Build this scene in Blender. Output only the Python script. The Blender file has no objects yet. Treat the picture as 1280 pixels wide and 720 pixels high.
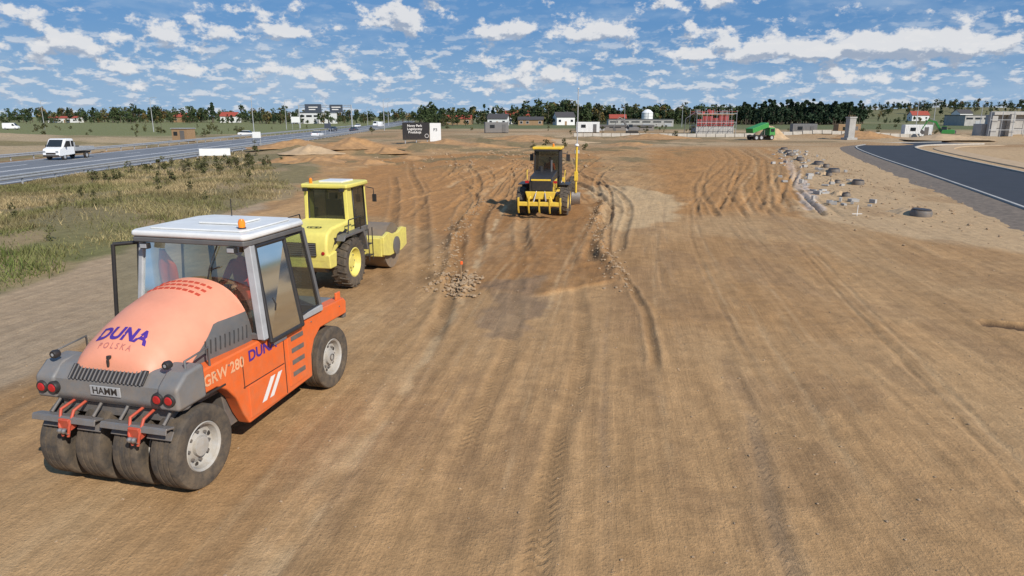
import bpy, math, random
import numpy as np
from mathutils import Vector, Matrix, Euler
random.seed(7); rng=np.random.default_rng(7)
scene=bpy.context.scene
R=math.radians
# ------------------------------------------------------------------ helpers
def link(o):
    scene.collection.objects.link(o); return o
def empty(name,loc,heading=0):
    o=bpy.data.objects.new(name,None); o.location=loc; o.rotation_euler=(0,0,-R(heading)); o.empty_display_size=.3
    return link(o)
def mesh_obj(name,v,f,mat=None,par=None,loc=(0,0,0),rot=(0,0,0),bevel=0,smooth=35,mats=None,fm=None):
    me=bpy.data.meshes.new(name); me.from_pydata([tuple(p) for p in v],[],f)
    import bmesh
    bm=bmesh.new(); bm.from_mesh(me); bmesh.ops.recalc_face_normals(bm,faces=bm.faces); bm.to_mesh(me); bm.free()
    if mat: me.materials.append(mat)
    if mats:
        for m in mats: me.materials.append(m)
        for p,i in zip(me.polygons,fm): p.material_index=i
    if smooth:
        for p in me.polygons: p.use_smooth=True
        me.set_sharp_from_angle(angle=R(smooth))
    o=bpy.data.objects.new(name,me); o.location=loc; o.rotation_euler=rot
    if par: o.parent=par
    link(o)
    if bevel:
        b=o.modifiers.new('b','BEVEL'); b.width=bevel; b.segments=2; b.limit_method='ANGLE'; b.angle_limit=R(40); b.harden_normals=True
    return o
BF=[(0,1,2,3),(7,6,5,4),(0,4,5,1),(1,5,6,2),(2,6,7,3),(3,7,4,0)]
def hexa(name,bot,top,mat,par=None,**k):
    return mesh_obj(name,list(bot)+list(top),BF,mat,par,**k)
def box(name,cx,cy,cz,sx,sy,sz,mat,par=None,rot=(0,0,0),bevel=.012):
    a,b,c=sx/2,sy/2,sz/2
    v=[(-a,-b,-c),(a,-b,-c),(a,b,-c),(-a,b,-c),(-a,-b,c),(a,-b,c),(a,b,c),(-a,b,c)]
    return mesh_obj(name,v,BF,mat,par,(cx,cy,cz),rot,bevel=min(bevel,min(sx,sy,sz)*.3))
def taper(name,x0,x1,y0,y1,z0,X0,X1,Y0,Y1,z1,mat,par=None,bevel=.02):
    return hexa(name,[(x0,y0,z0),(x1,y0,z0),(x1,y1,z0),(x0,y1,z0)],[(X0,Y0,z1),(X1,Y0,z1),(X1,Y1,z1),(X0,Y1,z1)],mat,par,bevel=bevel)
def prism(name,pts,axis,a,b,mat,par=None,bevel=.015,**k):
    n=len(pts)
    if axis=='x': A=[(a,p[0],p[1]) for p in pts]; B=[(b,p[0],p[1]) for p in pts]
    elif axis=='y': A=[(p[0],a,p[1]) for p in pts]; B=[(p[0],b,p[1]) for p in pts]
    else: A=[(p[0],p[1],a) for p in pts]; B=[(p[0],p[1],b) for p in pts]
    f=[tuple(range(n)),tuple(range(2*n-1,n-1,-1))]+[(i,(i+1)%n,(i+1)%n+n,i+n) for i in range(n)]
    return mesh_obj(name,A+B,f,mat,par,bevel=bevel,**k)
def lathe(name,prof,mat,par=None,c=(0,0,0),axis='x',seg=40,smooth=35):
    v=[];f=[];n=len(prof)
    for i in range(seg):
        t=2*math.pi*i/seg
        for r,h in prof:
            if axis=='x': v.append((c[0]+h,c[1]+r*math.cos(t),c[2]+r*math.sin(t)))
            elif axis=='y': v.append((c[0]+r*math.cos(t),c[1]+h,c[2]+r*math.sin(t)))
            else: v.append((c[0]+r*math.cos(t),c[1]+r*math.sin(t),c[2]+h))
    for i in range(seg):
        j=(i+1)%seg
        for k in range(n-1): f.append((i*n+k,i*n+k+1,j*n+k+1,j*n+k))
    return mesh_obj(name,v,f,mat,par,smooth=smooth)
def tube(name,pts,r,mat,par=None,cyc=False):
    cu=bpy.data.curves.new(name,'CURVE'); cu.dimensions='3D'; s=cu.splines.new('POLY'); s.points.add(len(pts)-1)
    for p,q in zip(s.points,pts): p.co=(*q,1)
    s.use_cyclic_u=cyc
    cu.bevel_depth=r; cu.bevel_resolution=2; cu.use_fill_caps=True; cu.materials.append(mat)
    o=bpy.data.objects.new(name,cu); 
    if par: o.parent=par
    return link(o)
# ------------------------------------------------------------------ materials
def nt(m): m.use_nodes=True; return m.node_tree
def mat_basic(name,col,rough=.6,metal=0,dust=0,dcol=(.31,.205,.115),var=.12,scale=4,bump=0,spec=.5):
    m=bpy.data.materials.new(name); t=nt(m); b=t.nodes['Principled BSDF']; L=t.links.new
    b.inputs['Roughness'].default_value=rough; b.inputs['Metallic'].default_value=metal
    b.inputs['Specular IOR Level'].default_value=spec
    tc=t.nodes.new('ShaderNodeTexCoord'); n=t.nodes.new('ShaderNodeTexNoise'); n.inputs['Scale'].default_value=scale; n.inputs['Detail'].default_value=5; n.inputs['Roughness'].default_value=.65
    L(tc.outputs['Object'],n.inputs['Vector'])
    mr=t.nodes.new('ShaderNodeMapRange'); mr.inputs[1].default_value=.3; mr.inputs[2].default_value=.7; mr.inputs[3].default_value=1-var; mr.inputs[4].default_value=1+var
    L(n.outputs[0],mr.inputs[0])
    mx=t.nodes.new('ShaderNodeVectorMath'); mx.operation='SCALE'; mx.inputs[0].default_value=col[:3]; L(mr.outputs[0],mx.inputs['Scale'])
    out=mx.outputs[0]
    if dust>0:
        g=t.nodes.new('ShaderNodeNewGeometry'); s=t.nodes.new('ShaderNodeSeparateXYZ'); L(g.outputs['Position'],s.inputs[0])
        z=t.nodes.new('ShaderNodeMapRange'); z.inputs[1].default_value=.2; z.inputs[2].default_value=2.2; z.inputs[3].default_value=dust; z.inputs[4].default_value=dust*.25; L(s.outputs[2],z.inputs[0])
        n2=t.nodes.new('ShaderNodeTexNoise'); n2.inputs['Scale'].default_value=6; n2.inputs['Detail'].default_value=7; n2.inputs['Roughness'].default_value=.7
        L(tc.outputs['Object'],n2.inputs['Vector'])
        r2=t.nodes.new('ShaderNodeMapRange'); r2.inputs[1].default_value=.35; r2.inputs[2].default_value=.65; r2.inputs[3].default_value=.2; r2.inputs[4].default_value=1.25; L(n2.outputs[0],r2.inputs[0])
        mm=t.nodes.new('ShaderNodeMath'); mm.operation='MULTIPLY'; mm.use_clamp=True; L(z.outputs[0],mm.inputs[0]); L(r2.outputs[0],mm.inputs[1])
        mi=t.nodes.new('ShaderNodeMix'); mi.data_type='RGBA'; L(mm.outputs[0],mi.inputs['Factor']); L(out,mi.inputs['A']); mi.inputs['B'].default_value=(*dcol,1); out=mi.outputs['Result']
        ra=t.nodes.new('ShaderNodeMapRange'); ra.inputs[3].default_value=rough; ra.inputs[4].default_value=.9; L(mm.outputs[0],ra.inputs[0]); L(ra.outputs[0],b.inputs['Roughness'])
    L(out,b.inputs['Base Color'])
    if bump:
        bp=t.nodes.new('ShaderNodeBump'); bp.inputs['Strength'].default_value=bump; bp.inputs['Distance'].default_value=.02
        n3=t.nodes.new('ShaderNodeTexNoise'); n3.inputs['Scale'].default_value=scale*8; n3.inputs['Detail'].default_value=4; L(tc.outputs['Object'],n3.inputs['Vector']); L(n3.outputs[0],bp.inputs['Height']); L(bp.outputs[0],b.inputs['Normal'])
    return m
def mat_glass(name,tint=(.5,.56,.53),refl=.12):
    m=bpy.data.materials.new(name); t=nt(m); t.nodes.clear(); L=t.links.new
    o=t.nodes.new('ShaderNodeOutputMaterial'); tr=t.nodes.new('ShaderNodeBsdfTransparent'); tr.inputs[0].default_value=(*tint,1)
    gl=t.nodes.new('ShaderNodeBsdfGlossy'); gl.inputs['Roughness'].default_value=.06; gl.inputs[0].default_value=(.8,.85,.85,1)
    fr=t.nodes.new('ShaderNodeFresnel'); fr.inputs[0].default_value=1.5
    ad=t.nodes.new('ShaderNodeMath'); ad.operation='ADD'; ad.use_clamp=True; ad.inputs[1].default_value=refl*.3; L(fr.outputs[0],ad.inputs[0])
    df=t.nodes.new('ShaderNodeBsdfDiffuse'); df.inputs[0].default_value=(.3,.26,.2,1)
    m0=t.nodes.new('ShaderNodeMixShader'); m0.inputs[0].default_value=.06; L(tr.outputs[0],m0.inputs[1]); L(df.outputs[0],m0.inputs[2])
    mx=t.nodes.new('ShaderNodeMixShader'); L(ad.outputs[0],mx.inputs[0]); L(m0.outputs[0],mx.inputs[1]); L(gl.outputs[0],mx.inputs[2]); L(mx.outputs[0],o.inputs[0])
    return m
def mat_attr(name):
    m=bpy.data.materials.new(name); t=nt(m); b=t.nodes['Principled BSDF']; L=t.links.new
    b.inputs['Roughness'].default_value=.9; b.inputs['Specular IOR Level'].default_value=.15
    a=t.nodes.new('ShaderNodeAttribute'); a.attribute_name='Col'; L(a.outputs['Color'],b.inputs['Base Color'])
    return m
M=dict(
 orange=mat_basic('orange_paint',(.80,.135,.022),.38,dust=.32,var=.08),
 salmon=mat_basic('faded_hood_paint',(.76,.30,.185),.5,dust=.22,dcol=(.5,.34,.23),var=.07,scale=2.5,bump=.05),
 dgrey=mat_basic('dark_grey_paint',(.10,.105,.11),.5,dust=.35),
 mgrey=mat_basic('mid_grey_paint',(.16,.165,.17),.5,dust=.45),
 silver=mat_basic('silver_paint',(.36,.37,.38),.4,dust=.2),
 white=mat_basic('white_paint',(.70,.70,.68),.4,dust=.3,dcol=(.42,.36,.28),var=.08),
 black=mat_basic('black_plastic',(.018,.018,.02),.45,dust=.12),
 rubber=mat_basic('dusty_tyre_rubber',(.035,.033,.032),.85,dust=.60,dcol=(.20,.145,.09),var=.2,scale=8,bump=.3),
 rim=mat_basic('dusty_wheel_rim',(.42,.41,.39),.55,dust=.6,dcol=(.33,.27,.19)),
 steel=mat_basic('worn_steel',(.34,.33,.32),.42,metal=.7,dust=.5,dcol=(.28,.2,.13)),
 red=mat_basic('red_paint',(.50,.055,.025),.5,dust=.3),
 fred=mat_basic('formwork_red',(.30,.035,.035),.6,dust=.3,var=.25,scale=1),
 redlens=mat_basic('red_lamp_lens',(.40,.02,.02),.15),
 amber=mat_basic('amber_beacon',(.9,.25,.02),.15),
 purple=mat_basic('purple_lettering',(.07,.025,.24),.5,var=.05),
 letter=mat_basic('white_lettering',(.75,.72,.68),.5,var=.05),
 yellow=mat_basic('pale_yellow_paint',(.76,.66,.15),.45,dust=.35,var=.06),
 gyellow=mat_basic('yellow_paint',(.78,.52,.04),.45,dust=.35,var=.08),
 glass=mat_glass('tinted_glass',(.66,.74,.70)),
 glassd=mat_glass('dark_tinted_glass',(.34,.38,.37)),
 dglass=mat_basic('dark_window_glass',(.02,.025,.03),.08,var=.05),
 skin=mat_basic('skin',(.55,.30,.20),.55,var=.05),
 hair=mat_basic('dark_hair',(.03,.02,.015),.8),
 jacket=mat_basic('red_work_jacket',(.70,.05,.03),.8,var=.15,scale=10,bump=.3),
 vest=mat_basic('orange_safety_vest',(.90,.13,.02),.7,var=.1,bump=.3),
 concrete=mat_basic('concrete',(.38,.365,.34),.85,var=.15,scale=.8,bump=.3),
 kerb=mat_basic('kerb_concrete',(.42,.38,.32),.85,var=.15,scale=1.5),
 galv=mat_basic('galvanised_steel',(.42,.43,.44),.5,metal=.3,var=.15),
 cwhite=mat_basic('white_render_wall',(.72,.72,.70),.7,var=.06),
 carwhite=mat_basic('white_car_paint',(.78,.78,.78),.25,var=.03),
 cardark=mat_basic('dark_car_paint',(.06,.07,.09),.25,var=.03),
 roofred=mat_basic('red_roof_tiles',(.32,.06,.035),.8,var=.2,scale=2),
 roofdark=mat_basic('dark_roof_tiles',(.06,.055,.055),.8,var=.2,scale=2),
 green=mat_basic('green_machine_paint',(.03,.26,.05),.45,dust=.2),
 wood=mat_basic('timber',(.30,.19,.10),.8,var=.2,scale=6),
 bark=mat_basic('bark',(.09,.07,.05),.9,var=.25),
 stone=mat_basic('stone',(.34,.235,.14),.9,var=.3,scale=10),
 soil=mat_basic('excavated_soil',(.36,.20,.085),.95,var=.3,scale=1.2,bump=.9),
 sand=mat_basic('pale_sand',(.43,.30,.175),.95,var=.2,scale=1.2,bump=.7),
)
# ------------------------------------------------------------------ numpy noise
def h2(i,j,s):
    n=(i.astype(np.int64)*374761393+j.astype(np.int64)*668265263+s*1442695041)&0xffffffff
    n=((n^(n>>13))*1274126177)&0xffffffff
    return ((n^(n>>16))&0xffff)/65535.
def vn(x,y,s=0):
    i=np.floor(x);j=np.floor(y);fx=x-i;fy=y-j;fx=fx*fx*(3-2*fx);fy=fy*fy*(3-2*fy)
    a=h2(i,j,s);b=h2(i+1,j,s);c=h2(i,j+1,s);d=h2(i+1,j+1,s)
    return (a*(1-fx)+b*fx)*(1-fy)+(c*(1-fx)+d*fx)*fy
def fbm(x,y,s=0,o=4):
    t=0;a=.5;
    for k in range(o): t=t+a*vn(x*2**k,y*2**k,s+k*17); a*=.5
    return t/(1-.5**o)
def sst(a,b,x):
    t=np.clip((x-a)/(b-a),0,1); return t*t*(3-2*t)
# ------------------------------------------------------------------ terrain
def road_r(Y): Y=np.maximum(Y,-50); return -34-.04*Y-.00007*Y*Y      # right edge of highway
RW=16.5
flow=lambda Y: .1*Y+.0018*np.clip(Y,0,140)**2
def base_h(X,Y):
    h=np.zeros_like(X)
    bank=np.exp(-((X+19)/4.5)**2)*sst(8,22,Y)*(1-sst(60,82,Y))*(.55+.6*vn(X*.18,Y*.14,5))
    h=h+bank*.75
    for (cx,cy,sx,sy,hh) in [(-22,92,7,8,.9),(-14,105,8,7,.7),(-30,100,4,10,.7),(-8,128,12,5,.8),(6,138,12,5,.8),(22,150,14,4,.6),(-1,118,8,4,.6),
                             (-75,95,10,10,.7),(-92,120,16,12,1.0),(-72,125,8,12,.8),(-120,150,30,10,1.3),(-66,160,8,12,.7),(70,155,12,6,.9),(88,140,12,6,1.0),(110,150,14,7,1.4),(62,120,5,6,.5),(95,112,10,6,.8)]:
        g=np.exp(-((X-cx)/sx)**2-((Y-cy)/sy)**2); h=h+hh*g*(.35+1.2*fbm(X*.4,Y*.4,11,3))
    h=h+.5*sst(150,165,Y)*(1-sst(185,205,Y))*sst(-45,-30,X)*(1-sst(60,80,X))
    h=h+13*np.exp(-((X-430)/170)**2-((Y-680)/120)**2)
    rr=road_r(Y); k=sst(rr-RW-3,rr-RW,X)*(1-sst(rr,rr+3,X)); h=h*(1-k)
    return h
def table(pts):
    ys=np.array([p[0] for p in pts],float); xs=np.array([p[1] for p in pts],float); o=np.argsort(ys); ys=ys[o];xs=xs[o]
    yy=np.linspace(ys[0],ys[-1],200); xx=np.interp(yy,ys,xs); k=np.ones(25)/25; xp=np.pad(xx,12,mode='reflect',reflect_type='odd'); return yy,np.convolve(xp,k,'valid')
tracks=[]  # (table,width,depth,tint,strength,tread)
def tr(pts,w,d,tint,s,td=0): tracks.append((table(pts),w,d,tint,s,td))
LT=(.46,.345,.215); DK=(.20,.13,.068); RD=(.34,.19,.08); GR=(.25,.185,.125)
tr([(5,-2.75),(6.6,-2.59),(8.6,-2.33),(11.1,-1.95),(15.9,-1.55),(18,-1.3),(24,-1.1),(40,-.2)],.12,.012,LT,.85)
tr([(5,-2.95),(8.6,-2.6),(11.1,-2.25),(14,-1.9)],.32,.0,LT,.45)
tr([(5,.1),(9.3,.6),(11,1.0),(13.6,1.6),(20,1.9),(27,2.2),(34,3.2)],.17,.02,DK,.25,.7)
tr([(8,-.9),(11,-.45),(14,.0),(20,.2),(27,.4),(34,1.1)],.17,.02,DK,.2,.6)
tr([(12,2.7),(14,3.1),(16.5,3.4),(20,3.45),(24,3.35),(34,5.0),(45,6.5),(55,7)],.10,.05,DK,.65)
tr([(14,-1.8),(20,-1.7),(27,-2.1),(34,-2.6),(45,-2.4),(58,.5)],.2,.07,DK,.55,1)
tr([(19,-2.6),(25,-3.3),(34,-4.4),(45,-6.),(58,-8.5),(75,-11)],.24,.06,DK,.5,1)
tr([(19,-3.6),(25,-4.6),(34,-5.9),(45,-7.6),(58,-10)],.22,.06,DK,.45,1)
tr([(24,-1.2),(30,-1.5),(38,-1.2),(48,.3),(60,3),(85,8)],.22,.08,DK,.55)
tr([(24,.5),(30,.4),(38,1.0),(48,2.6),(60,5.5),(85,11)],.22,.08,DK,.55)
tr([(22,2.6),(27,3.2),(30,4),(36,5.3),(46,5.5),(58,3.5),(80,-1)],.22,.09,DK,.65)
tr([(24,3.8),(30,5.0),(36,6.3),(44,7.0),(56,6.0),(80,1.5)],.18,.06,DK,.5)
tr([(9,4.3),(16,5.2),(27,7.2),(36,9.4)],.08,.01,DK,.35)
tr([(5,2.9),(7.4,3.2),(10.4,3.96),(14,4.5)],.12,.012,GR,.6,.5)
tr([(5,6.2),(9.8,7.5),(15.9,8.9),(26.9,11.6)],.07,.012,LT,.35)
tr([(5,5.8),(9.8,7.2),(15.9,8.5),(26.9,11.2)],.06,.015,DK,.35)
tr([(5,-5.6),(8,-5.3),(14,-4.0),(19,-3.0)],.35,.005,LT,.35)
tr([(9,-8.8),(14,-8.3),(20,-8.2),(24,-8.9)],.22,.02,DK,.5,1)
for k in range(22):    # curved ruts, upper right
    a=9.0+k*.33+random.uniform(-.2,.2); b=17.5+k*.42+random.uniform(-.8,.8); c=28.5+k*.48+random.uniform(-1,1)
    tr([(32+random.uniform(0,6),a),(48,(a+b)/2+random.uniform(-1.2,.4)),(61,b),(78,(b+c)/2+.4),(107,c+2)],random.uniform(.09,.2),random.uniform(.03,.08),random.choice([DK,DK,RD,LT]),random.uniform(.4,.65))
for k in range(130):
    u0=random.uniform(-5,12); y0=random.uniform(3,28); L_=random.uniform(4,22); w=random.choice([.03,.045,.06,.1,.2,.3]); drift=random.uniform(-.6,.6)
    tr([(y,u0+flow(np.float64(y))+drift*(y-y0)/L_) for y in np.linspace(y0,y0+L_,6)],w,random.uniform(0,.006),random.choice([LT,LT,DK,GR]),random.uniform(.12,.4)*(1 if w<.09 else .45),(random.random()<.10)*.6 if w<.25 else 0)
for k in range(34):
    u0=random.uniform(-9,6); y0=random.uniform(28,60); L_=random.uniform(12,40); w=random.uniform(.1,.25); drift=random.uniform(-6,5)
    tr([(y,u0+.05*y+drift*((y-y0)/L_)**2) for y in np.linspace(y0,y0+L_,8)],w,random.uniform(.03,.09),random.choice([DK,DK,RD,LT]),random.uniform(.3,.6))
def polymask(X,Y,poly,soft,na=0,ns=.4,seed=3):
    if na: X=X+na*(fbm(X*ns,Y*ns,seed,4)-.5)*2; Y=Y+na*(fbm(X*ns+31,Y*ns+9,seed+5,4)-.5)*2
    ins=np.zeros(X.shape,bool); dm=np.full(X.shape,1e9); n=len(poly)
    for i in range(n):
        x1,y1=poly[i];x2,y2=poly[(i+1)%n]
        c=((y1>Y)!=(y2>Y))&(X<(x2-x1)*(Y-y1)/((y2-y1) or 1e-9)+x1); ins^=c
        dx,dy=x2-x1,y2-y1; t=np.clip(((X-x1)*dx+(Y-y1)*dy)/(dx*dx+dy*dy+1e-9),0,1)
        dm=np.minimum(dm,np.hypot(X-x1-t*dx,Y-y1-t*dy))
    return sst(-soft,soft,np.where(ins,dm,-dm))
def geo(a,b,step,g):
    o=[a];s=step
    while abs(o[-1]-a)<abs(b-a): s*=g; o.append(o[-1]+(s if b>a else -s))
    return o[1:]
xs=np.concatenate([np.array(geo(-16,-3200,.12,1.035))[::-1],np.arange(-16,-9,.11),np.arange(-9,11,.05),np.arange(11,26,.11),geo(26,3200,.14,1.03)])
ys=np.concatenate([np.array(geo(2,-300,.3,1.2))[::-1],np.arange(2,5,.15),np.arange(5,20,.06),np.arange(20,34,.11),np.arange(34,60,.2),geo(60,4000,.3,1.02)])
nx,ny=len(xs),len(ys); X,Y=np.meshgrid(xs,ys)
H=base_h(X,Y)
C=np.empty((ny,nx,3)); C[:]=(.345,.228,.122)
def blend(m,col): 
    global C
    C=C*(1-m[...,None])+np.array(col)*m[...,None]
U=X-flow(Y)
b1=fbm(U*.55,Y*.02,41,3); b2=fbm(U*3.2,Y*.05,43,3); b3=fbm(U*7,Y*.10,45,2)
C*=(1+(b1-.5)*.36+(b2-.5)*.18+(b3-.5)*.10)[...,None]
p1=fbm(X*.25,Y*.12,51,5); blend(sst(.48,.68,p1)*.5,(.285,.17,.078))
p2=fbm(X*.18+9,Y*.1,57,5); blend(sst(.52,.70,p2)*.4,(.39,.285,.17))
p3=fbm(X*.7,Y*.35,59,5); blend(sst(.58,.68,p3)*.4,(.235,.155,.09))
for (cx,cy,rx,ry) in ((3.0,7.4,.35,1.0),(3.4,9.3,.22,.8),(5.4,8.2,.25,.9),(-.6,7.3,.3,.7),(7.4,12.5,.3,1.6),(2.4,12.0,.3,1.2),(-3.6,12.8,.5,1.6)):
    d_=((X-cx)/rx)**2+((Y-cy)/ry)**2+2.6*(fbm(X*2.2,Y*1.5,301,4)-.5); blend(sst(1.3,.2,d_)*.5*(fbm(X*6,Y*4,303,2)*.9+.2),(.20,.135,.08))
zA=[(-15.3,80),(-2.1,95),(10.9,90),(7,50),(3.2,27),(3.05,20.9),(-1.4,19),(-2.9,28),(-7,34),(-12.5,44)]
blend(polymask(X,Y,zA,.5,1.2)*.8,(.325,.178,.075))
wr=polymask(X,Y,[(-1.7,19.0),(.4,18.2),(3.1,19.6),(3.3,24),(3.9,31),(5.2,38),(-1.2,40),(-2.4,31),(-2.2,24)],.14,.45,.9)
blend(wr*.7,(.25,.137,.058)); H=H+wr*(.07+.12*(fbm(X*1.8,Y*1.3,201,4)-.45))
for xa,xb in ((-2.1,0),(3.2,0)):
    ln=np.exp(-((X-np.interp(Y,[18,24,31,40],[xa,xa-.1,xa+(-.3 if xa<0 else .7),xa+(.6 if xa<0 else 2.2)])+.3*(vn(X*0+4,Y*.7,209)-.5))/.24)**2)*sst(18.5,20,Y)*(1-sst(38,42,Y))*(.2+1.2*fbm(X*1.8,Y*1.5,207,3))
    H=H+ln*.20; blend(np.clip(ln,0,1)*.6,(.33,.19,.085))
zB=[(7.5,33.5),(14.9,33.5),(24.4,61),(37,95),(42,110),(22,112),(14,70),(10.5,50)]
blend(polymask(X,Y,zB,1.6,2.2,.2)*.8,(.33,.185,.078))
blend(polymask(X,Y,[(4.6,47),(8,49),(10,44),(9.2,37),(7.7,32),(4.6,29.3),(4.1,33),(5.6,38)],.3,.7,.6)*.9,(.44,.335,.21))
blend(polymask(X,Y,[(-.8,15),(.2,14.2),(.9,16),(.8,19),(1.2,20.5),(-.7,20)],.2,.7,1.4)*.65,(.165,.125,.095))
blend(polymask(X,Y,[(2.4,15),(3.3,14),(3.4,18),(3.1,22)],.3,.4,1.)*.35,(.23,.15,.09))
blend(polymask(X,Y,[(-14.4,5),(-9.6,5),(-9.0,14),(-9.6,20),(-12.6,27),(-13.3,36),(-14.4,40)],.35,.7,.5)*.8,(.31,.26,.20))
blend(polymask(X,Y,[(-9.4,5),(-8.2,5),(-7.6,12),(-8.0,20),(-9.2,21),(-9.0,14)],.25,.5,.7)*.6,(.20,.13,.07))
sandp=[(14.6,33),(15.3,29),(19,23),(34,22),(80,60),(120,105),(44,112),(34.6,86)]
blend(polymask(X,Y,sandp,.5,1.2,.3)*.8,(.42,.325,.215))
blend(polymask(X,Y,[(15.5,36),(16.4,35.5),(25,60),(33.,82),(32.2,82.5)],.12,.35,.6)*.75,(.50,.48,.49))
e=polymask(X,Y,[(11.2,15.3),(13.5,14.7),(13.6,15.2),(11.5,15.75)],.08,.25,2.); blend(e,(.09,.06,.04)); H-=e*.12
blend(sst(.60,.76,fbm(X*.35,Y*.2,77,4))*sst(9,13,U+5)*.45,(.25,.16,.085))
warm=np.array((1.09,.985,.86)); C*=warm
far=sst(95,125,Y); blend(far*.8,(.34,.225,.125)); blend(far*sst(.45,.6,fbm(X*.03,Y*.05,61,4))*.6,(.42,.31,.19))
blend(far*sst(.5,.62,fbm(X*.05+7,Y*.06,67,4))*.7,(.19,.145,.075))
mid=sst(58,75,Y)*(1-sst(150,180,Y))*(1-sst(8,16,U+14)); blend(mid*sst(.52,.62,fbm(X*.22,Y*.14,167,4))*.75,(.18,.14,.07))
field=sst(230,270,Y+(fbm(X*.01,Y*.01,3,3)-.5)*80); blend(field,(.125,.135,.06))
blend(field*sst(.5,.6,fbm(X*.006,Y*.008,13,3))*.8,(.22,.20,.105))
blend(np.exp(-((X-430)/200)**2-((Y-680)/200)**2)*field*.7,(.20,.17,.09))
rr=road_r(Y)
lf=sst(rr-RW-1,rr-RW-3,X); 
blend(lf*(1-field),(.36,.27,.165)); blend(lf*(1-field)*sst(.48,.6,fbm(X*.06,Y*.1,71,4)),(.20,.16,.08)); blend(lf*sst(150,185,Y),(.17,.175,.075))
vg=polymask(X,Y,[(-70,-40),(-13.9,-40),(-13.8,23),(-13.6,44),(-16,58),(-22,72),(-33,100),(-39,140),(-46,220),(-60,400),(-90,400)],.3,1.0,.3)*sst(rr-.6,rr+.6,X)
blend(vg,(.20,.16,.08)); blend(vg*sst(34,19,Y-(X+14)*.5)*.7,(.12,.135,.045))
blend(vg*sst(.50,.60,fbm(X*.2,Y*.3,81,3))*.7,(.31,.22,.125))
VG=vg
TD=np.zeros_like(X)
nearY=(ys<125); iy=np.where(nearY)[0]; Xs=X[iy];Ys_=Y[iy];dH=np.zeros_like(Xs);Cs=C[iy];Ts=TD[iy]
wob=.05*(vn(Xs*0+3,Ys_*.8,91)-.5)+.03*(vn(Xs*0+8,Ys_*3,92)-.5)
gx=np.gradient(xs)
for (yy,xx),w,d,tint,s,td in tracks:
    rows=np.where((ys[iy]>=yy[0])&(ys[iy]<=yy[-1]))[0]
    if len(rows)==0: continue
    r0,r1=rows[0],rows[-1]+1; yr=ys[iy][r0:r1]; xp=np.interp(yr,yy,xx); c0=np.searchsorted(xs,xp.min()-3*w-.5); c1=np.searchsorted(xs,xp.max()+3*w+.5)
    sub=(slice(r0,r1),slice(c0,c1))
    dd=np.abs(Xs[sub]+wob[sub]-xp[:,None]); w_=np.maximum(w,gx[c0:c1][None,:]*.8)
    en=(sst(yy[0],yy[0]+1.5,yr)*(1-sst(yy[-1]-2.5,yy[-1],yr)))[:,None]
    core=np.exp(-(dd/w_)**4)*en
    brk=.15+.85*sst(.3,.62,fbm(Xs[sub]*3.0,Ys_[sub]*1.2,int(yy[0]*10)+5,2))
    dH[sub]+=-d*core*(.8+.4*brk)+.5*d*np.exp(-((dd-1.6*w_)/(.5*w_))**2)*en*(.4+.9*vn(Xs[sub]*5,Ys_[sub]*4,33))
    m=(core*s*brk)[...,None]; Cs[sub]=Cs[sub]*(1-m)+np.array(tint)*warm*m
    m=(np.exp(-((dd-1.6*w_)/(.5*w_))**2)*en*s*.3)[...,None]; Cs[sub]=Cs[sub]*(1-m)+np.array((.42,.275,.15))*m
    if td: Ts[sub]=np.maximum(Ts[sub],core*brk*td)
H[iy]+=dH; C[iy]=Cs; TD[iy]=Ts
inwork=(1-VG)*(1-sst(60,90,Y))
H+=inwork*((fbm(X*.5,Y*.35,94,3)-.5)*.07+(fbm(X*1.1,Y*.9,95,3)-.5)*.035+(fbm(U*3.2,Y*.35,97,2)-.5)*.016+(fbm(X*4,Y*3,98,2)-.5)*.014)
H+=sst(30,40,Y)*(1-sst(110,140,Y))*(1-VG)*(fbm(X*.9,Y*.5,99,4)-.5)*.26*sst(22,16,U+6)
corr=sst(rr-RW-1.5,rr-RW-.5,X)*(1-sst(rr+.5,rr+1.5,X)); H=H*(1-corr)
# flat seat for the machines' tyres so nothing floats or sinks
for (cx,cy,rx,ry) in ((-4.6,10.2,1.9,3.3),(-5.3,20.6,2.,3.4),(2.1,37.3,2.2,5.)):
    k=sst(1.5,1.0,((X-cx)/rx)**2+((Y-cy)/ry)**2); H=H*(1-k)+k*(H*.15)
def make_grid(name,X,Y,H,C,mat,extra=None):
    ny,nx=X.shape; me=bpy.data.meshes.new(name)
    co=np.stack([X,Y,H],-1).reshape(-1,3).astype(np.float32)
    idx=np.arange(ny*nx).reshape(ny,nx); q=np.stack([idx[:-1,:-1],idx[:-1,1:],idx[1:,1:],idx[1:,:-1]],-1).reshape(-1,4)
    me.vertices.add(len(co)); me.vertices.foreach_set('co',co.ravel()); me.loops.add(q.size); me.loops.foreach_set('vertex_index',q.ravel().astype(np.int32))
    me.polygons.add(len(q)); me.polygons.foreach_set('loop_start',np.arange(0,q.size,4,dtype=np.int32)); me.polygons.foreach_set('use_smooth',np.ones(len(q),bool))
    a=me.color_attributes.new('Col','FLOAT_COLOR','POINT'); cc=np.ones((ny*nx,4),np.float32); cc[:,:3]=C.reshape(-1,3); a.data.foreach_set('color',cc.ravel())
    if extra is not None:
        for k,vv in extra.items():
            at=me.attributes.new(k,'FLOAT','POINT'); at.data.foreach_set('value',vv.ravel().astype(np.float32))
    me.update(calc_edges=True); me.materials.append(mat); o=bpy.data.objects.new(name,me); return link(o)
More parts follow.
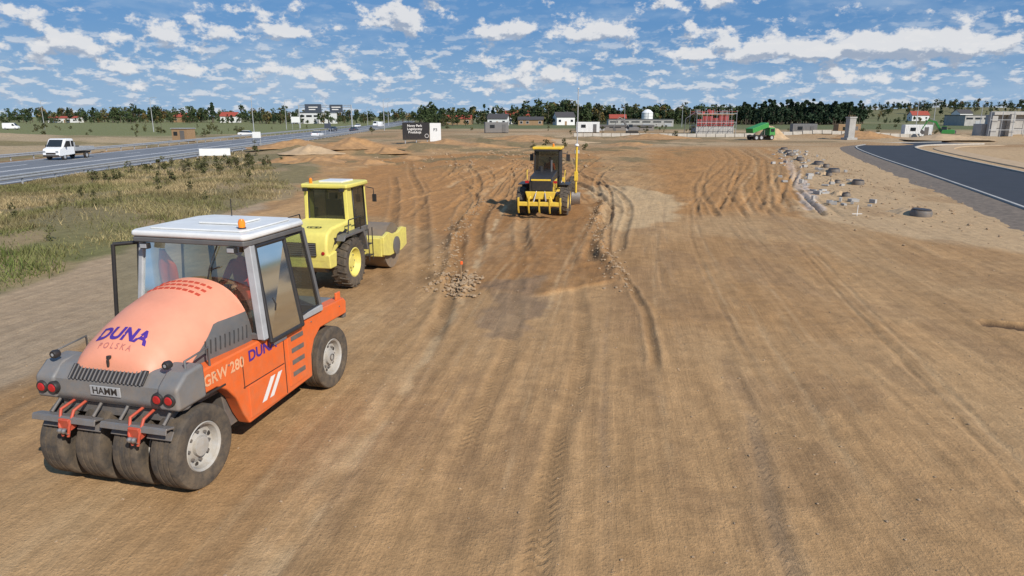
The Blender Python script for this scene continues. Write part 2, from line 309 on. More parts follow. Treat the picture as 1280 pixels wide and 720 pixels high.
def ground_mat():
    m=bpy.data.materials.new('ground_soil'); t=nt(m); N=t.nodes; L=t.links.new; b=N['Principled BSDF']; b.inputs['Roughness'].default_value=.93; b.inputs['Specular IOR Level'].default_value=.15
    a=N.new('ShaderNodeAttribute'); a.attribute_name='Col'; fu=N.new('ShaderNodeAttribute'); fu.attribute_name='flowu'; td=N.new('ShaderNodeAttribute'); td.attribute_name='tread'
    g=N.new('ShaderNodeNewGeometry'); sp=N.new('ShaderNodeSeparateXYZ'); L(g.outputs['Position'],sp.inputs[0])
    def M_(op,x,y=None,cl=False):
        q=N.new('ShaderNodeMath'); q.operation=op; q.use_clamp=cl
        for i,z in enumerate((x,y)):
            if z is None: continue
            if isinstance(z,(int,float)): q.inputs[i].default_value=z
            else: L(z,q.inputs[i])
        return q.outputs[0]
    def vec(k,kx=1.):
        cb=N.new('ShaderNodeCombineXYZ'); L(M_('MULTIPLY',fu.outputs['Fac'],kx),cb.inputs[0]); L(M_('MULTIPLY',sp.outputs[1],k),cb.inputs[1]); return cb.outputs[0]
    def noise(v,sc,det,ro=.6):
        n=N.new('ShaderNodeTexNoise'); n.noise_dimensions='2D'; n.inputs['Scale'].default_value=sc; n.inputs['Detail'].default_value=det; n.inputs['Roughness'].default_value=ro; L(v,n.inputs['Vector']); return n.outputs[0]
    def rg(v,a0,a1,b0,b1):
        r=N.new('ShaderNodeMapRange'); r.inputs[1].default_value=a0;r.inputs[2].default_value=a1;r.inputs[3].default_value=b0;r.inputs[4].default_value=b1; L(v,r.inputs[0]); return r.outputs[0]
    mul=lambda x,y:M_('MULTIPLY',x,y); add=lambda x,y:M_('ADD',x,y)
    P=g.outputs['Position']
    s1=noise(vec(.06),5,4); s2=noise(vec(.03),20,4,.75); f1=noise(P,2.2,6,.72); f2=noise(P,24,4,.75); f3=noise(P,.5,4)
    sm=rg(f3,.44,.60,.0,1.); s2c=add(1.,mul(mul(M_('SUBTRACT',s2,.5),sm),.55)); 
    k=mul(mul(rg(s1,.3,.7,.90,1.10),rg(f1,.25,.75,.80,1.20)),mul(rg(f2,.25,.75,.82,1.18),s2c))
    tw=M_('SINE',add(mul(sp.outputs[1],38.),mul(M_('SINE',mul(fu.outputs['Fac'],26.)),2.2))); tdm=mul(mul(rg(tw,-.2,.6,0,1),td.outputs['Fac']),rg(f1,.38,.55,.1,1))
    k=mul(k,rg(tdm,0,1,1,.74))
    vm=N.new('ShaderNodeVectorMath'); vm.operation='SCALE'; L(a.outputs['Color'],vm.inputs[0]); L(k,vm.inputs['Scale'])
    vo=N.new('ShaderNodeTexVoronoi'); vo.voronoi_dimensions='2D'; vo.inputs['Scale'].default_value=11; L(P,vo.inputs['Vector'])
    peb=mul(rg(vo.outputs['Distance'],.04,.12,1,0),rg(f1,.52,.64,0,.6))
    mi=N.new('ShaderNodeMix'); mi.data_type='RGBA'; L(peb,mi.inputs['Factor']); L(vm.outputs[0],mi.inputs['A']); mi.inputs['B'].default_value=(.46,.33,.20,1)
    ds=rg(noise(P,6,5,.8),.60,.72,0,.5); m2=N.new('ShaderNodeMix'); m2.data_type='RGBA'; L(ds,m2.inputs['Factor']); L(mi.outputs['Result'],m2.inputs['A']); m2.inputs['B'].default_value=(.17,.10,.045,1)
    L(m2.outputs['Result'],b.inputs['Base Color'])
    h=add(add(mul(f1,f1),mul(f2,.3)),add(mul(s2,.2),add(mul(peb,.35),mul(tdm,-.3))))
    bp=N.new('ShaderNodeBump'); bp.inputs['Strength'].default_value=.7; bp.inputs['Distance'].default_value=.06; L(h,bp.inputs['Height']); L(bp.outputs[0],b.inputs['Normal'])
    return m
make_grid('ground',X,Y,H,C,ground_mat(),{'flowu':U,'tread':TD})
def hz(x,y): return float(base_h(np.array([float(x)]),np.array([float(y)]))[0])
# ------------------------------------------------------------------ highway
def strip(ycs,xl,xr,z):
    v=[];f=[]
    for i,(y,a,b) in enumerate(zip(ycs,xl,xr)): v+=[(a,y,z),(b,y,z)]
    for i in range(len(ycs)-1): f.append((2*i,2*i+1,2*i+3,2*i+2))
    return v,f
def asphalt(name,col,sc=1.): return mat_basic(name,col,.8,var=.18,scale=sc,bump=.2)
hw=empty('highway',(0,0,0)); yc=np.concatenate([np.arange(-40,200,5),np.arange(200,700,12)])
v,f=strip(yc,road_r(yc)-RW,road_r(yc)-.2,.03); mesh_obj('carriageway',v,f,asphalt('highway_asphalt',(.16,.165,.175),.3),hw,smooth=0)
pm=M['letter']
vv=[];ff=[]
def addstrip(y0,y1,off,w,z,n=2):
    y_=np.linspace(y0,y1,n); v,f=strip(y_,road_r(y_)+off-w/2,road_r(y_)+off+w/2,z); o=len(vv); vv.extend(v); ff.extend([tuple(i+o for i in q) for q in f])
for off in (-.9,-RW+.9,-RW/2-.2,-RW/2+.2): addstrip(-40,650,off,.2,.036,90)
for off in (-4.6,-RW+4.6):
    for y in range(-30,300,12): addstrip(y,y+4,off,.2,.036,2)
mesh_obj('painted_lane_markings',vv,ff,pm,hw,smooth=0)
def guardrail(name,f,y0,y1):
    e=empty(name,(0,0,0)); v=[];fc=[]
    prof=[(0,.42),(.05,.46),(.05,.54),(0,.60),(.05,.66),(.05,.74),(0,.78),(-.02,.78),(-.02,.42)]
    Yp=np.arange(y0,y1,4.); 
    for y in Yp:
        x=f(y)
        for a,z in prof: v.append((x+a,y,z))
    n=len(prof)
    for i in range(len(Yp)-1):
        for k in range(n): fc.append((i*n+k,i*n+(k+1)%n,(i+1)*n+(k+1)%n,(i+1)*n+k))
    mesh_obj('w_beam',v,fc,M['galv'],e); v=[];fc=[]
    for y in Yp:
        x=f(y)-.08; o=len(v)
        for z in (0,.76):
            v+=[(x-.06,y-.05,z),(x+.04,y-.05,z),(x+.04,y+.05,z),(x-.06,y+.05,z)]
        fc+=[tuple(o+i for i in q) for q in BF]
    mesh_obj('posts',v,fc,M['galv'],e,smooth=0)
guardrail('guardrail',lambda y:float(road_r(np.float64(y)))+.7,10,330)
guardrail('guardrail',lambda y:float(road_r(np.float64(y)))-RW-.9,60,330)
# ------------------------------------------------------------------ new asphalt road, right
ar=empty('asphalt_road',(0,0,0))
cl=[(14,-10),(22,12),(31,36),(39,58.5),(46.5,80),(54.5,101),(60,111),(68,119),(80,124)]
def catm(P,n=8):
    out=[]; P=[P[0]]+P+[P[-1]]
    for i in range(1,len(P)-2):
        for k in range(n):
            t=k/n; p0,p1,p2,p3=[np.array(P[i+j],float) for j in (-1,0,1,2)]
            out.append(.5*((2*p1)+(-p0+p2)*t+(2*p0-5*p1+4*p2-p3)*t*t+(-p0+3*p1-3*p2+p3)*t**3))
    out.append(np.array(P[-2],float)); return np.array(out)
def sweep(name,pl,prof,mat,par,smooth=0):
    T=np.gradient(pl,axis=0); T/=np.linalg.norm(T,axis=1)[:,None]; Nn=np.stack([T[:,1],-T[:,0]],1); v=[];f=[];n=len(prof)
    for p,q in zip(pl,Nn):
        for o,z in prof: v.append((p[0]+q[0]*o,p[1]+q[1]*o,z))
    for i in range(len(pl)-1):
        for k in range(n-1): f.append((i*n+k,i*n+k+1,(i+1)*n+k+1,(i+1)*n+k))
    return mesh_obj(name,v,f,mat,par,smooth=smooth)
pl=catm(cl)
sweep('fresh_asphalt',pl,[(-3.9,.14),(3.9,.14)],asphalt('fresh_asphalt',(.028,.030,.036),.5),ar)
for s in (-1,1):
    a=s*3.9; sweep('kerb',pl,[(a,.02),(a,.25),(a+s*.18,.25),(a+s*.2,.0)],M['kerb'] if s>0 else M['concrete'],ar)
sweep('gravel_shoulder',pl,[(-6.6,-.03),(-5.6,.05),(-4.9,.12),(-4.11,.16)],mat_basic('dark_gravel',(.17,.13,.095),.9,var=.35,scale=3,bump=.6),ar)
sweep('cycle_path',pl,[(6.3,.0),(6.4,.10),(9.0,.10),(9.1,.0)],M['sand'],ar)
# ------------------------------------------------------------------ orange pneumatic roller
def text_mesh(s,size,bold=0):
    cu=bpy.data.curves.new('t','FONT'); cu.body=s; cu.size=size; cu.align_x='CENTER'; cu.align_y='CENTER'; cu.offset=bold; cu.resolution_u=4
    o=bpy.data.objects.new('t',cu); link(o); dg=bpy.context.evaluated_depsgraph_get(); me=bpy.data.meshes.new_from_object(o.evaluated_get(dg)); bpy.data.objects.remove(o)
    return [tuple(v.co) for v in me.vertices],[tuple(p.vertices) for p in me.polygons]
def decal(name,s,size,fn,mat,par,bold=0):
    v,f=text_mesh(s,size,bold); return mesh_obj(name,[fn(x,y) for x,y,_ in v],f,mat,par,smooth=0)
def wheel_smooth(par,x0,x1,y,r,side):
    w=x1-x0; xc=(x0+x1)/2
    g=.975*r
    e=[(.55*r,-w*.36),(.62*r,-w*.46),(.80*r,-w*.5),(.91*r,-w*.495),(.975*r,-w*.47),(r,-w*.42)]
    for c in (-.2,0.,.2): e+=[(r,w*(c-.03)),(g,w*(c-.022)),(g,w*(c+.022)),(r,w*(c+.03))]
    e+=[(r,w*.42),(.975*r,w*.47),(.91*r,w*.495),(.80*r,w*.5),(.62*r,w*.46),(.55*r,w*.36)]
    lathe('tyre',e,M['rubber'],par,(xc,y,r),seg=64)
    s=side
    lathe('rim',[(.60*r,s*w*.42),(.58*r,s*w*.46),(.53*r,s*w*.40),(.49*r,s*w*.18),(.40*r,s*w*.12),(.30*r,s*w*.20),(.24*r,s*w*.24),(.23*r,s*w*.36),(.12*r,s*w*.38),(0.001,s*w*.38)],M['rim'],par,(xc,y,r),seg=40)
    lathe('rim_back',[(.57*r,-s*w*.38),(.45*r,-s*w*.2),(0.001,-s*w*.18)],M['dgrey'],par,(xc,y,r),seg=24)
    for k in range(8):
        t=k*math.pi/4; lathe('wheel_nut',[(.02,s*w*.18),(.02,s*w*.27),(.001,s*w*.27)],M['dgrey'],par,(xc,y+.35*r*math.cos(t),r+.35*r*math.sin(t)),seg=6)
    for k in range(6):
        t=k*math.pi/3+.3; lathe('rim_hole',[(.035,s*w*.175),(.001,s*w*.18)],M['black'],par,(xc,y+.445*r*math.cos(t),r+.445*r*math.sin(t)),seg=10)
def person(name,par,loc,rotz,jacket,grip=(0,.42,.30)):
    pe=empty(name,loc); pe.rotation_euler=(0,0,rotz); pe.parent=par
    gx=.15
    J={'pel':((0,0,0),.15),'sp':((0,-.02,.2),.14),'ch':((0,.0,.40),.165),'nk':((0,.03,.56),.065),'hd':((0,.05,.63),.055)}
    E=[('pel','sp'),('sp','ch'),('ch','nk'),('nk','hd')]
    for s,t in ((1,'r'),(-1,'l')):
        J['sh'+t]=((s*.19,0,.48),.078);J['el'+t]=((s*.27,.12,.22),.055);J['wr'+t]=((s*(gx+.02),grip[1]-.09,grip[2]-.02),.036)
        J['hp'+t]=((s*.10,.06,-.02),.105);J['kn'+t]=((s*.15,.46,.04),.07);J['an'+t]=((s*.14,.50,-.36),.05);J['he'+t]=((s*.14,.52,-.42),.05);J['to'+t]=((s*.15,.68,-.44),.04)
        E+=[('ch','sh'+t),('sh'+t,'el'+t),('el'+t,'wr'+t),('pel','hp'+t),('hp'+t,'kn'+t),('kn'+t,'an'+t),('an'+t,'he'+t),('he'+t,'to'+t)]
    def skin(nm,J,E,root,mat,sub=2):
        ks=list(J); me=bpy.data.meshes.new(nm); me.from_pydata([J[k][0] for k in ks],[(ks.index(a),ks.index(b)) for a,b in E],[]); me.materials.append(mat)
        o=bpy.data.objects.new(nm,me); link(o); o.parent=pe; o.modifiers.new('s','SKIN')
        sv=me.skin_vertices[0].data
        for i,k in enumerate(ks): sv[i].radius=(J[k][1],J[k][1]*(.8 if k in('ch','sp') else 1)); sv[i].use_root=(k==root)
        m=o.modifiers.new('d','SUBSURF'); m.levels=sub; m.render_levels=sub
        o.modifiers['s'].use_smooth_shade=True
        return o
    skin('clothed_body',J,E,'pel',jacket)
    v=[];f=[];n=20;mr=14
    for i in range(mr+1):
        ph=math.pi*i/mr
        for j in range(n):
            th=2*math.pi*j/n; x=.078*math.sin(ph)*math.cos(th); y=.098*math.sin(ph)*math.sin(th); z=.122*math.cos(ph)
            if z<-.03: k=1-.35*min(1,(-z-.03)/.09); x*=k; y=y*k+.012
            if y>.05 and abs(x)<.02 and -.05<z<.015: y+=.026*(1-abs(x)/.02)*(1-(z+.05)/.09)
            if y>.05 and .018<abs(x)<.045 and .0<z<.03: y-=.010
            v.append((x,.055+y,.745+z))
    for i in range(mr):
        for j in range(n): f.append((i*n+j,i*n+(j+1)%n,(i+1)*n+(j+1)%n,(i+1)*n+j))
    mesh_obj('head',v,f,M['skin'],pe,smooth=80)
    hv=[((a[0])*1.07,(a[1]-.055)*1.07+.055-.006,(a[2]-.745)*1.07+.745) for a in v]; hf=[q for q in f if np.mean([v[i][2] for i in q])>.745+(.045 if np.mean([v[i][1] for i in q])>.07 else -.06)]
    mesh_obj('hair',hv,hf,M['hair'],pe,smooth=80)
    mesh_obj('mouth',[(-.025,.146,.692),(.025,.146,.692),(.02,.147,.684),(-.02,.147,.684)],[(0,1,2,3)],M['red'],pe,smooth=0)
    for s in (1,-1):
        lathe('ear',[(.001,-.008),(.022,-.006),(.026,.0),(.018,.006),(.001,.006)],M['skin'],pe,(s*.08,.05,.745),seg=10)
        lathe('eye',[(.001,.006),(.008,.004),(.011,0)],M['black'],pe,(s*.03,.143,.76),axis='y',seg=10)
        wx,wy,wz=J['wr'+('r' if s>0 else 'l')][0]
        Hh={'w':((wx,wy,wz),.026),'p':((wx-s*.005,wy+.045,wz+.01),.033)}; Eh=[('w','p')]
        for q in range(4):
            bx=wx+s*(.03-.02*q); ln=[.9,1,.95,.75][q]
            Hh[f'a{q}']=((bx,wy+.08,wz+.02),.011);Hh[f'b{q}']=((bx,wy+.08+.035*ln,wz+.012),.009);Hh[f'c{q}']=((bx,wy+.085+.035*ln,wz-.02*ln),.0085);Hh[f'd{q}']=((bx,wy+.065+.025*ln,wz-.04*ln),.008)
            Eh+=[('p',f'a{q}'),(f'a{q}',f'b{q}'),(f'b{q}',f'c{q}'),(f'c{q}',f'd{q}')]
        Hh['t1']=((wx-s*.04,wy+.04,wz+.01),.012);Hh['t2']=((wx-s*.055,wy+.07,wz-.005),.010);Hh['t3']=((wx-s*.045,wy+.095,wz-.02),.009); Eh+=[('p','t1'),('t1','t2'),('t2','t3')]
        skin('hand',Hh,Eh,'p',M['skin'],1)
    return pe
def orange_roller():
    P=empty('pneumatic_tyred_roller',(-5.08,8.50,.0),14.0)
    r=.56
    for k in range(4):
        a=-1.05+k*.572; wheel_smooth(P,a,a+.40,0,r,1 if k>1 else -1)
    for k in range(4):
        a=-1.02+k*.55; wheel_smooth(P,a,a+.39,3.55,r,1 if k>1 else -1)
    for y in (0,3.55): lathe('axle',[(.06,-1.),(.06,1.)],M['dgrey'],P,(0,y,r),seg=12)
    prism('chassis_core',[(-.15,1.02),(-.15,1.30),(3.9,1.3),(3.9,1.15),(2.9,1.1),(2.8,.45),(.85,.4),(.75,1.0)],'x',-.78,.78,M['dgrey'],P)
    side=[(-.12,1.22),(-.12,1.50),(.25,1.56),(1.2,1.56),(2.9,1.56),(4.08,1.54),(4.18,1.46),(4.16,1.22),(3.2,1.22),(2.98,1.08),(2.86,.85),(2.84,.46),(1.05,.40),(.92,.62),(.80,.9),(.62,1.1),(.42,1.22)]
    for s in (-1,1):
        prism('side_body',side,'x',s*.79,s*1.0,M['orange'],P,bevel=.03)
        x=s*1.0
        box('side_panel_lower',x,1.55,.72,.03,.95,.50,M['orange'],P)
        box('tool_hatch',x,2.42,1.0,.03,.55,.92,M['orange'],P)
        for q in range(4): box('hatch_slot',x+s*.016,2.42,.72+q*.2,.012,.36,.075,M['dgrey'],P,bevel=0)
        box('seam',x+s*.003,2.05,1.0,.006,.014,1.05,M['black'],P,bevel=0)
        box('seam',x+s*.003,1.0,1.22,.006,.012,.5,M['black'],P,bevel=0)
        box('seam',x+s*.003,1.5,.99,.006,1.05,.012,M['black'],P,bevel=0)
        box('wheel_arch_lip',x-s*.02,.25,1.20,.06,.7,.03,M['black'],P)
        for q in range(6): lathe('bolt',[(.014,0),(.014,s*.012),(.001,s*.012)],M['steel'],P,(x,[.4,.4+.3,1.1,1.9,2.9,3.9][q],[1.44,1.44,.9,.55,1.42,1.42][q]),seg=6)
        box('lift_eye',x-s*.05,3.95,1.60,.04,.16,.14,M['orange'],P)
    box('decal_plate',1.004,2.0,1.42,.01,.42,.11,M['letter'],P,bevel=0)
    mesh_obj('stripe_logo',[(1.006,1.35,.60),(1.006,1.47,.60),(1.006,1.74,.92),(1.006,1.62,.92),(1.006,1.55,.60),(1.006,1.66,.60),(1.006,1.93,.92),(1.006,1.82,.92)],[(0,1,2,3),(4,5,6,7)],M['letter'],P,loc=(.013,0,0),smooth=0)
    decal('lettering','DUNA',.28,lambda a,b:(1.006,1.50+a*.88,1.40+b*.8),M['purple'],P,.008)
    decal('lettering','GRW 280',.22,lambda a,b:(1.006,.60+a*.95,1.38+b),mat_basic('faded_lettering',(.75,.40,.22),.5),P,.006)
    prism('deck',[(-.22,1.26),(-.22,1.50),(0.0,1.54),(4.0,1.54),(4.0,1.3),(0,1.3)],'x',-.785,.785,M['mgrey'],P)
    prism('bumper',[(-.34,1.20),(-.40,1.28),(-.38,1.50),(-.24,1.66),(.10,1.70),(.10,1.30),(-.2,1.16)],'x',-1.06,1.06,M['mgrey'],P,bevel=.05)
    for s in (-1,1): prism('bumper_side_cap',[(-.42,1.22),(-.42,1.52),(-.22,1.68),(.12,1.70),(.12,1.22)],'x',s*.78,s*1.09,M['mgrey'],P,bevel=.05)
    box('grille',0,-.325,1.60,1.15,.02,.20,M['black'],P,rot=(R(-42),0,0))
    for q in range(19): box('grille_bar',-.54+q*.06,-.338,1.60,.014,.02,.2,M['mgrey'],P,rot=(R(-42),0,0),bevel=0)
    box('badge_plate',0,-.405,1.40,.46,.02,.13,M['silver'],P)
    decal('badge','HAMM',.13,lambda a,b:(a,-.418,1.40+b),M['black'],P,.003)
    for s in (-1,1):
        for q,dx in enumerate((.80,.97)):
            lathe('lamp_housing',[(.001,-.02),(.075,-.02),(.085,0),(.085,.05)],M['black'],P,(s*dx,-.43,1.38),axis='y',seg=20)
            lathe('tail_lamp',[(.001,-.03),(.045,-.028),(.06,-.015)],M['redlens'],P,(s*dx,-.432,1.38),axis='y',seg=20)
        lathe('work_lamp',[(.001,-.03),(.045,-.03),(.058,.0),(.05,.06),(.001,.07)],M['black'],P,(s*.86,-.28,1.78),axis='y',seg=16)
        lathe('work_lamp_lens',[(.001,-.036),(.042,-.034)],M['galv'],P,(s*.86,-.275,1.78),axis='y',seg=16)
        tube('grab_rail',[(s*.98,-.1,1.6),(s*.98,-.1,1.78),(s*.98,.35,1.82),(s*.98,.35,1.56)],.016,M['dgrey'],P)
    yk=[-.30,-.26,-.16,0,.25,.6,1.0,1.3,1.46]; wk=[.50,.58,.64,.70,.76,.82,.86,.88,.88]; tk=[1.70,1.82,1.93,2.04,2.17,2.31,2.42,2.46,2.46]
    zb=1.55; nexp=2.3
    def hs(x,y):
        w=np.interp(y,yk,wk); zt=np.interp(y,yk,tk); return zb+(zt-zb)*max(0,1-(abs(x)/w)**nexp)**(1/nexp)
    v=[];f=[];ya=np.concatenate([np.linspace(-.30,0,12),np.linspace(.04,1.46,26)]); nn=33
    for y in ya:
        w=np.interp(y,yk,wk); zt=np.interp(y,yk,tk)
        for k in range(nn):
            t=math.pi*k/(nn-1); cx=math.cos(t); sx=math.sin(t)
            v.append((w*math.copysign(abs(cx)**(2/nexp),cx),y,zb+(zt-zb)*abs(sx)**(2/nexp)))
    for i in range(len(ya)-1):
        for k in range(nn-1): f.append((i*nn+k,i*nn+k+1,(i+1)*nn+k+1,(i+1)*nn+k))
    f.append(tuple(range(nn))); f.append(tuple((len(ya)-1)*nn+k for k in range(nn)))
    mesh_obj('engine_hood',v,f,M['salmon'],P,smooth=50)
    # dark louvred side panels lying on the flanks of the hood, with a clean sloping upper edge
    for s in (-1,1):
        pv=[];pf=[];ny_=15;nz_=6
        for i in range(ny_):
            y=.30+i*1.15/(ny_-1); w=np.interp(y,yk,wk); zt=np.interp(y,yk,tk); ztop=1.60+.40*min(1,(y-.26)/.55)
            for k in range(nz_):
                z=1.56+(ztop-1.56)*k/(nz_-1); q=(z-zb)/(zt-zb); pv.append((s*(w*(1-min(.999,q)**nexp)**(1/nexp)+.008),y,z))
        for i in range(ny_-1):
            for k in range(nz_-1): pf.append((i*nz_+k,i*nz_+k+1,(i+1)*nz_+k+1,(i+1)*nz_+k))
        mesh_obj('hood_side_panel',pv,pf,M['dgrey'],P,smooth=60)
        for q in range(10):
            y=.50+q*.09; tube('side_louvre',[(s*(np.interp(y,yk,wk)+.010),y,1.64),(s*(np.interp(y,yk,wk)-.012),y+.05,1.82)],.010,M['black'],P)
    for row in range(3):
        for q in range(9):
            x=-.40+q*.10; y=.98+row*.13; z=hs(x,y)
            box('hood_vent_slot',x,y,z+.003,.072,.045,.012,M['red'],P,rot=(R(14),R(math.degrees(math.atan((hs(x-.03,y)-hs(x+.03,y))/.06))),0),bevel=.004)
    fn=lambda a,b,y0:(a,y0+b,hs(a,y0+b)+.007)
    decal('hood_lettering','DUNA',.25,lambda a,b:fn(a*1.05,b*1.0,.0),M['purple'],P,.010)
    decal('hood_lettering','P O L S K A',.10,lambda a,b:fn(a,b*.9,-.165),mat_basic('pink_lettering',(.45,.15,.13),.5),P,.001)
    lathe('hood_latch',[(.03,0),(.03,.03),(.001,.035)],M['black'],P,(0,-.275,1.80),axis='z',seg=10)
    box('hood_latch_handle',0,-.30,1.74,.03,.03,.10,M['black'],P)
    for gx in (-.50,.56):
        box('scraper_bar',gx-.03,-.52,1.05,.98,.14,.03,M['steel'],P,rot=(R(-12),0,0))
        box('scraper_bar_edge',gx-.03,-.595,1.03,.98,.02,.07,M['steel'],P,rot=(R(-12),0,0))
        for d in (-.25,.25):
            tube('scraper_spring_arm',[(gx+d*.35,-.30,1.2),(gx+d*.4,-.54,1.15),(gx+d*.3,-.62,.96),(gx+d*.15,-.62,.82)],.020,M['red'],P)
            tube('scraper_hanger',[(gx+d*1.3,-.25,1.25),(gx+d*1.3,-.48,1.06)],.022,M['dgrey'],P)
        box('spring_bracket',gx,-.57,.98,.16,.10,.16,M['red'],P,rot=(R(12),0,0))
        lathe('coil_spring',[(.03,-.08),(.04,-.05),(.03,-.02),(.04,.01),(.03,.04),(.04,.07)],M['steel'],P,(gx,-.64,.90),seg=12)
        for k in (-1,1): box('scraper_blade',gx+k*.27,-.49,.93,.36,.02,.12,M['dgrey'],P,rot=(R(-35),0,0))
    box('axle_beam',0,-.12,1.08,1.7,.3,.16,M['dgrey'],P)
    zf,zr=1.58,2.98; 
    B=dict(nl=(-1.10,1.46),nr=(1.06,1.46),fl=(-1.06,3.25),fr=(.98,3.25))
    T=dict(nl=(-1.03,1.66),nr=(.82,1.66),fl=(-1.0,3.15),fr=(.80,3.15))
    def pillar(n,k,a,mat): 
        (x,y),(X_,Y_)=B[k],T[k]; h=a/2
        taper(n,x-h,x+h,y-h,y+h,zf,X_-h,X_+h,Y_-h,Y_+h,zr,mat,P,bevel=.015)
    pillar('cab_pillar','nl',.08,M['silver']); pillar('cab_pillar','nr',.12,M['silver'])
    for k in ('fl','fr'): pillar('cab_pillar',k,.08,M['dgrey'])
    def pane(n,q,mat=M['glass']): return mesh_obj(n,q,[(0,1,2,3)],mat,P,smooth=0)
    p3=lambda d,k,z:(d[k][0],d[k][1],z)
    pane('windscreen',[p3(B,'nl',zf+.03),p3(B,'nr',zf+.03),p3(T,'nr',zr),p3(T,'nl',zr)])
    pane('rear_window',[p3(B,'fl',zf+.03),p3(B,'fr',zf+.03),p3(T,'fr',zr),p3(T,'fl',zr)])
    def framed(n,a,b,c,d,w=.05,mat=M['black'],gl=M['glass']):
        for i,(p,q) in enumerate(((a,b),(b,c),(c,d),(d,a))): tube(n+'_frame',[p,q],w/2,mat,P)
        pane(n+'_glass',[a,b,c,d],gl)
    framed('right_door',(1.11,1.58,1.50),(1.09,2.50,1.50),(.88,2.48,2.92),(.87,1.72,2.92),.07)
    framed('right_rear_window',(1.05,2.56,1.64),(.99,3.2,1.64),(.82,3.12,2.92),(.85,2.54,2.92),.04)
    framed('left_side_window',(-1.09,2.45,1.66),(-1.07,3.2,1.66),(-1.0,3.12,2.92),(-1.02,2.5,2.92),.04)
    framed('left_open_door',(-1.15,1.52,1.60),(-1.46,1.38,1.60),(-1.40,1.46,2.90),(-1.09,1.64,2.92),.06)
    tube('door_handle',[(1.11,1.75,1.95),(1.13,1.75,2.05),(1.08,1.75,2.15)],.012,M['black'],P)
    box('cab_sill',-.02,1.45,1.62,2.2,.06,.09,M['dgrey'],P); box('cab_floor',-.03,2.35,1.59,2.05,1.75,.04,M['black'],P)
    for s,x in ((1,1.03),(-1,-1.08)): box('cab_side_sill',x,2.36,1.585,.05,1.75,.10,M['silver'],P)
    tube('wiper',[(-.1,1.46,1.66),(.05,1.505,2.05),(.18,1.58,2.60)],.012,M['black'],P)
    tube('wiper_link',[(.35,1.58,2.62),(.15,1.575,2.55),(.32,1.62,2.95)],.010,M['black'],P)
    rp=[(-1.12,1.62),(-1.06,1.50),(.84,1.50),(.90,1.62),(.90,3.02),(.76,3.22),(-.96,3.22),(-1.12,3.05)]
    prism('cab_roof_rim',rp,'z',2.95,3.03,M['dgrey'],P,bevel=.02)
    prism('cab_roof',[(x*1.015,(y-2.4)*1.015+2.4) for x,y in rp],'z',3.03,3.13,M['white'],P,bevel=.045)
    prism('cab_roof_top',[(x*.82,(y-2.4)*.82+2.4) for x,y in rp],'z',3.13,3.16,M['white'],P,bevel=.02)
    box('roof_hatch',.0,2.4,3.18,.7,.6,.03,M['white'],P)
    tube('antenna',[(-.4,3.0,3.13),(-.4,3.0,3.45)],.008,M['black'],P)
    lathe('beacon_base',[(.06,0),(.06,.05),(.001,.05)],M['black'],P,(.60,1.85,3.13),axis='z',seg=16)
    lathe('beacon',[(.052,.05),(.055,.12),(.035,.17),(.001,.18)],M['amber'],P,(.60,1.85,3.13),axis='z',seg=16)
    for x in (-.85,.65):
        box('roof_work_lamp',x,1.50,2.90,.14,.08,.09,M['black'],P); box('roof_work_lamp_lens',x,1.455,2.90,.11,.012,.06,M['galv'],P)
    sx=.12
    box('dash_console',sx,1.74,1.85,.42,.25,.40,M['black'],P,rot=(R(15),0,0))
    st=[(sx+.19*math.cos(t),1.92+.19*math.sin(t)*.85,2.20+.19*math.sin(t)*.5) for t in np.linspace(0,2*math.pi,20)[:-1]]
    tube('steering_wheel',st,.015,M['black'],P,cyc=True); tube('steering_column',[(sx,1.78,1.8),(sx,1.92,2.20)],.03,M['black'],P)
    box('seat_base',sx,2.45,1.86,.5,.5,.14,M['black'],P,bevel=.05); box('seat_pedestal',sx,2.45,1.70,.3,.3,.22,M['dgrey'],P)
    box('seat_back',sx,2.74,2.2,.46,.12,.62,M['black'],P,rot=(R(-10),0,0),bevel=.05)
    box('side_console',-.65,2.7,1.78,.4,.7,.35,M['dgrey'],P,bevel=.05); box('monitor',-.35,1.85,2.25,.22,.05,.16,M['black'],P); tube('monitor_arm',[(-.35,1.85,2.2),(-.35,1.9,1.65)],.015,M['black'],P)
    v=[];f=[]
    for i in range(12):
        for j in range(7):
            z=2.80-i*.065; w=.06+.10*min(1,i/4); v.append((-.80+(j-3)/3*w,1.78+.03*math.sin(j*1.9+i*.5)+.01*i,z))
    for i in range(11):
        for j in range(6): f.append((i*7+j,i*7+j+1,(i+1)*7+j+1,(i+1)*7+j))
    o=mesh_obj('hanging_safety_vest',v,f,M['vest'],P,smooth=80); o.modifiers.new('s','SOLIDIFY').thickness=.012
    person('seated_driver',P,(sx,2.44,1.99),R(180),M['jacket'],grip=(0,.50,.24))
    box('rear_bumper',0,4.18,1.3,1.9,.12,.35,M['dgrey'],P)
    return P
orange_roller()
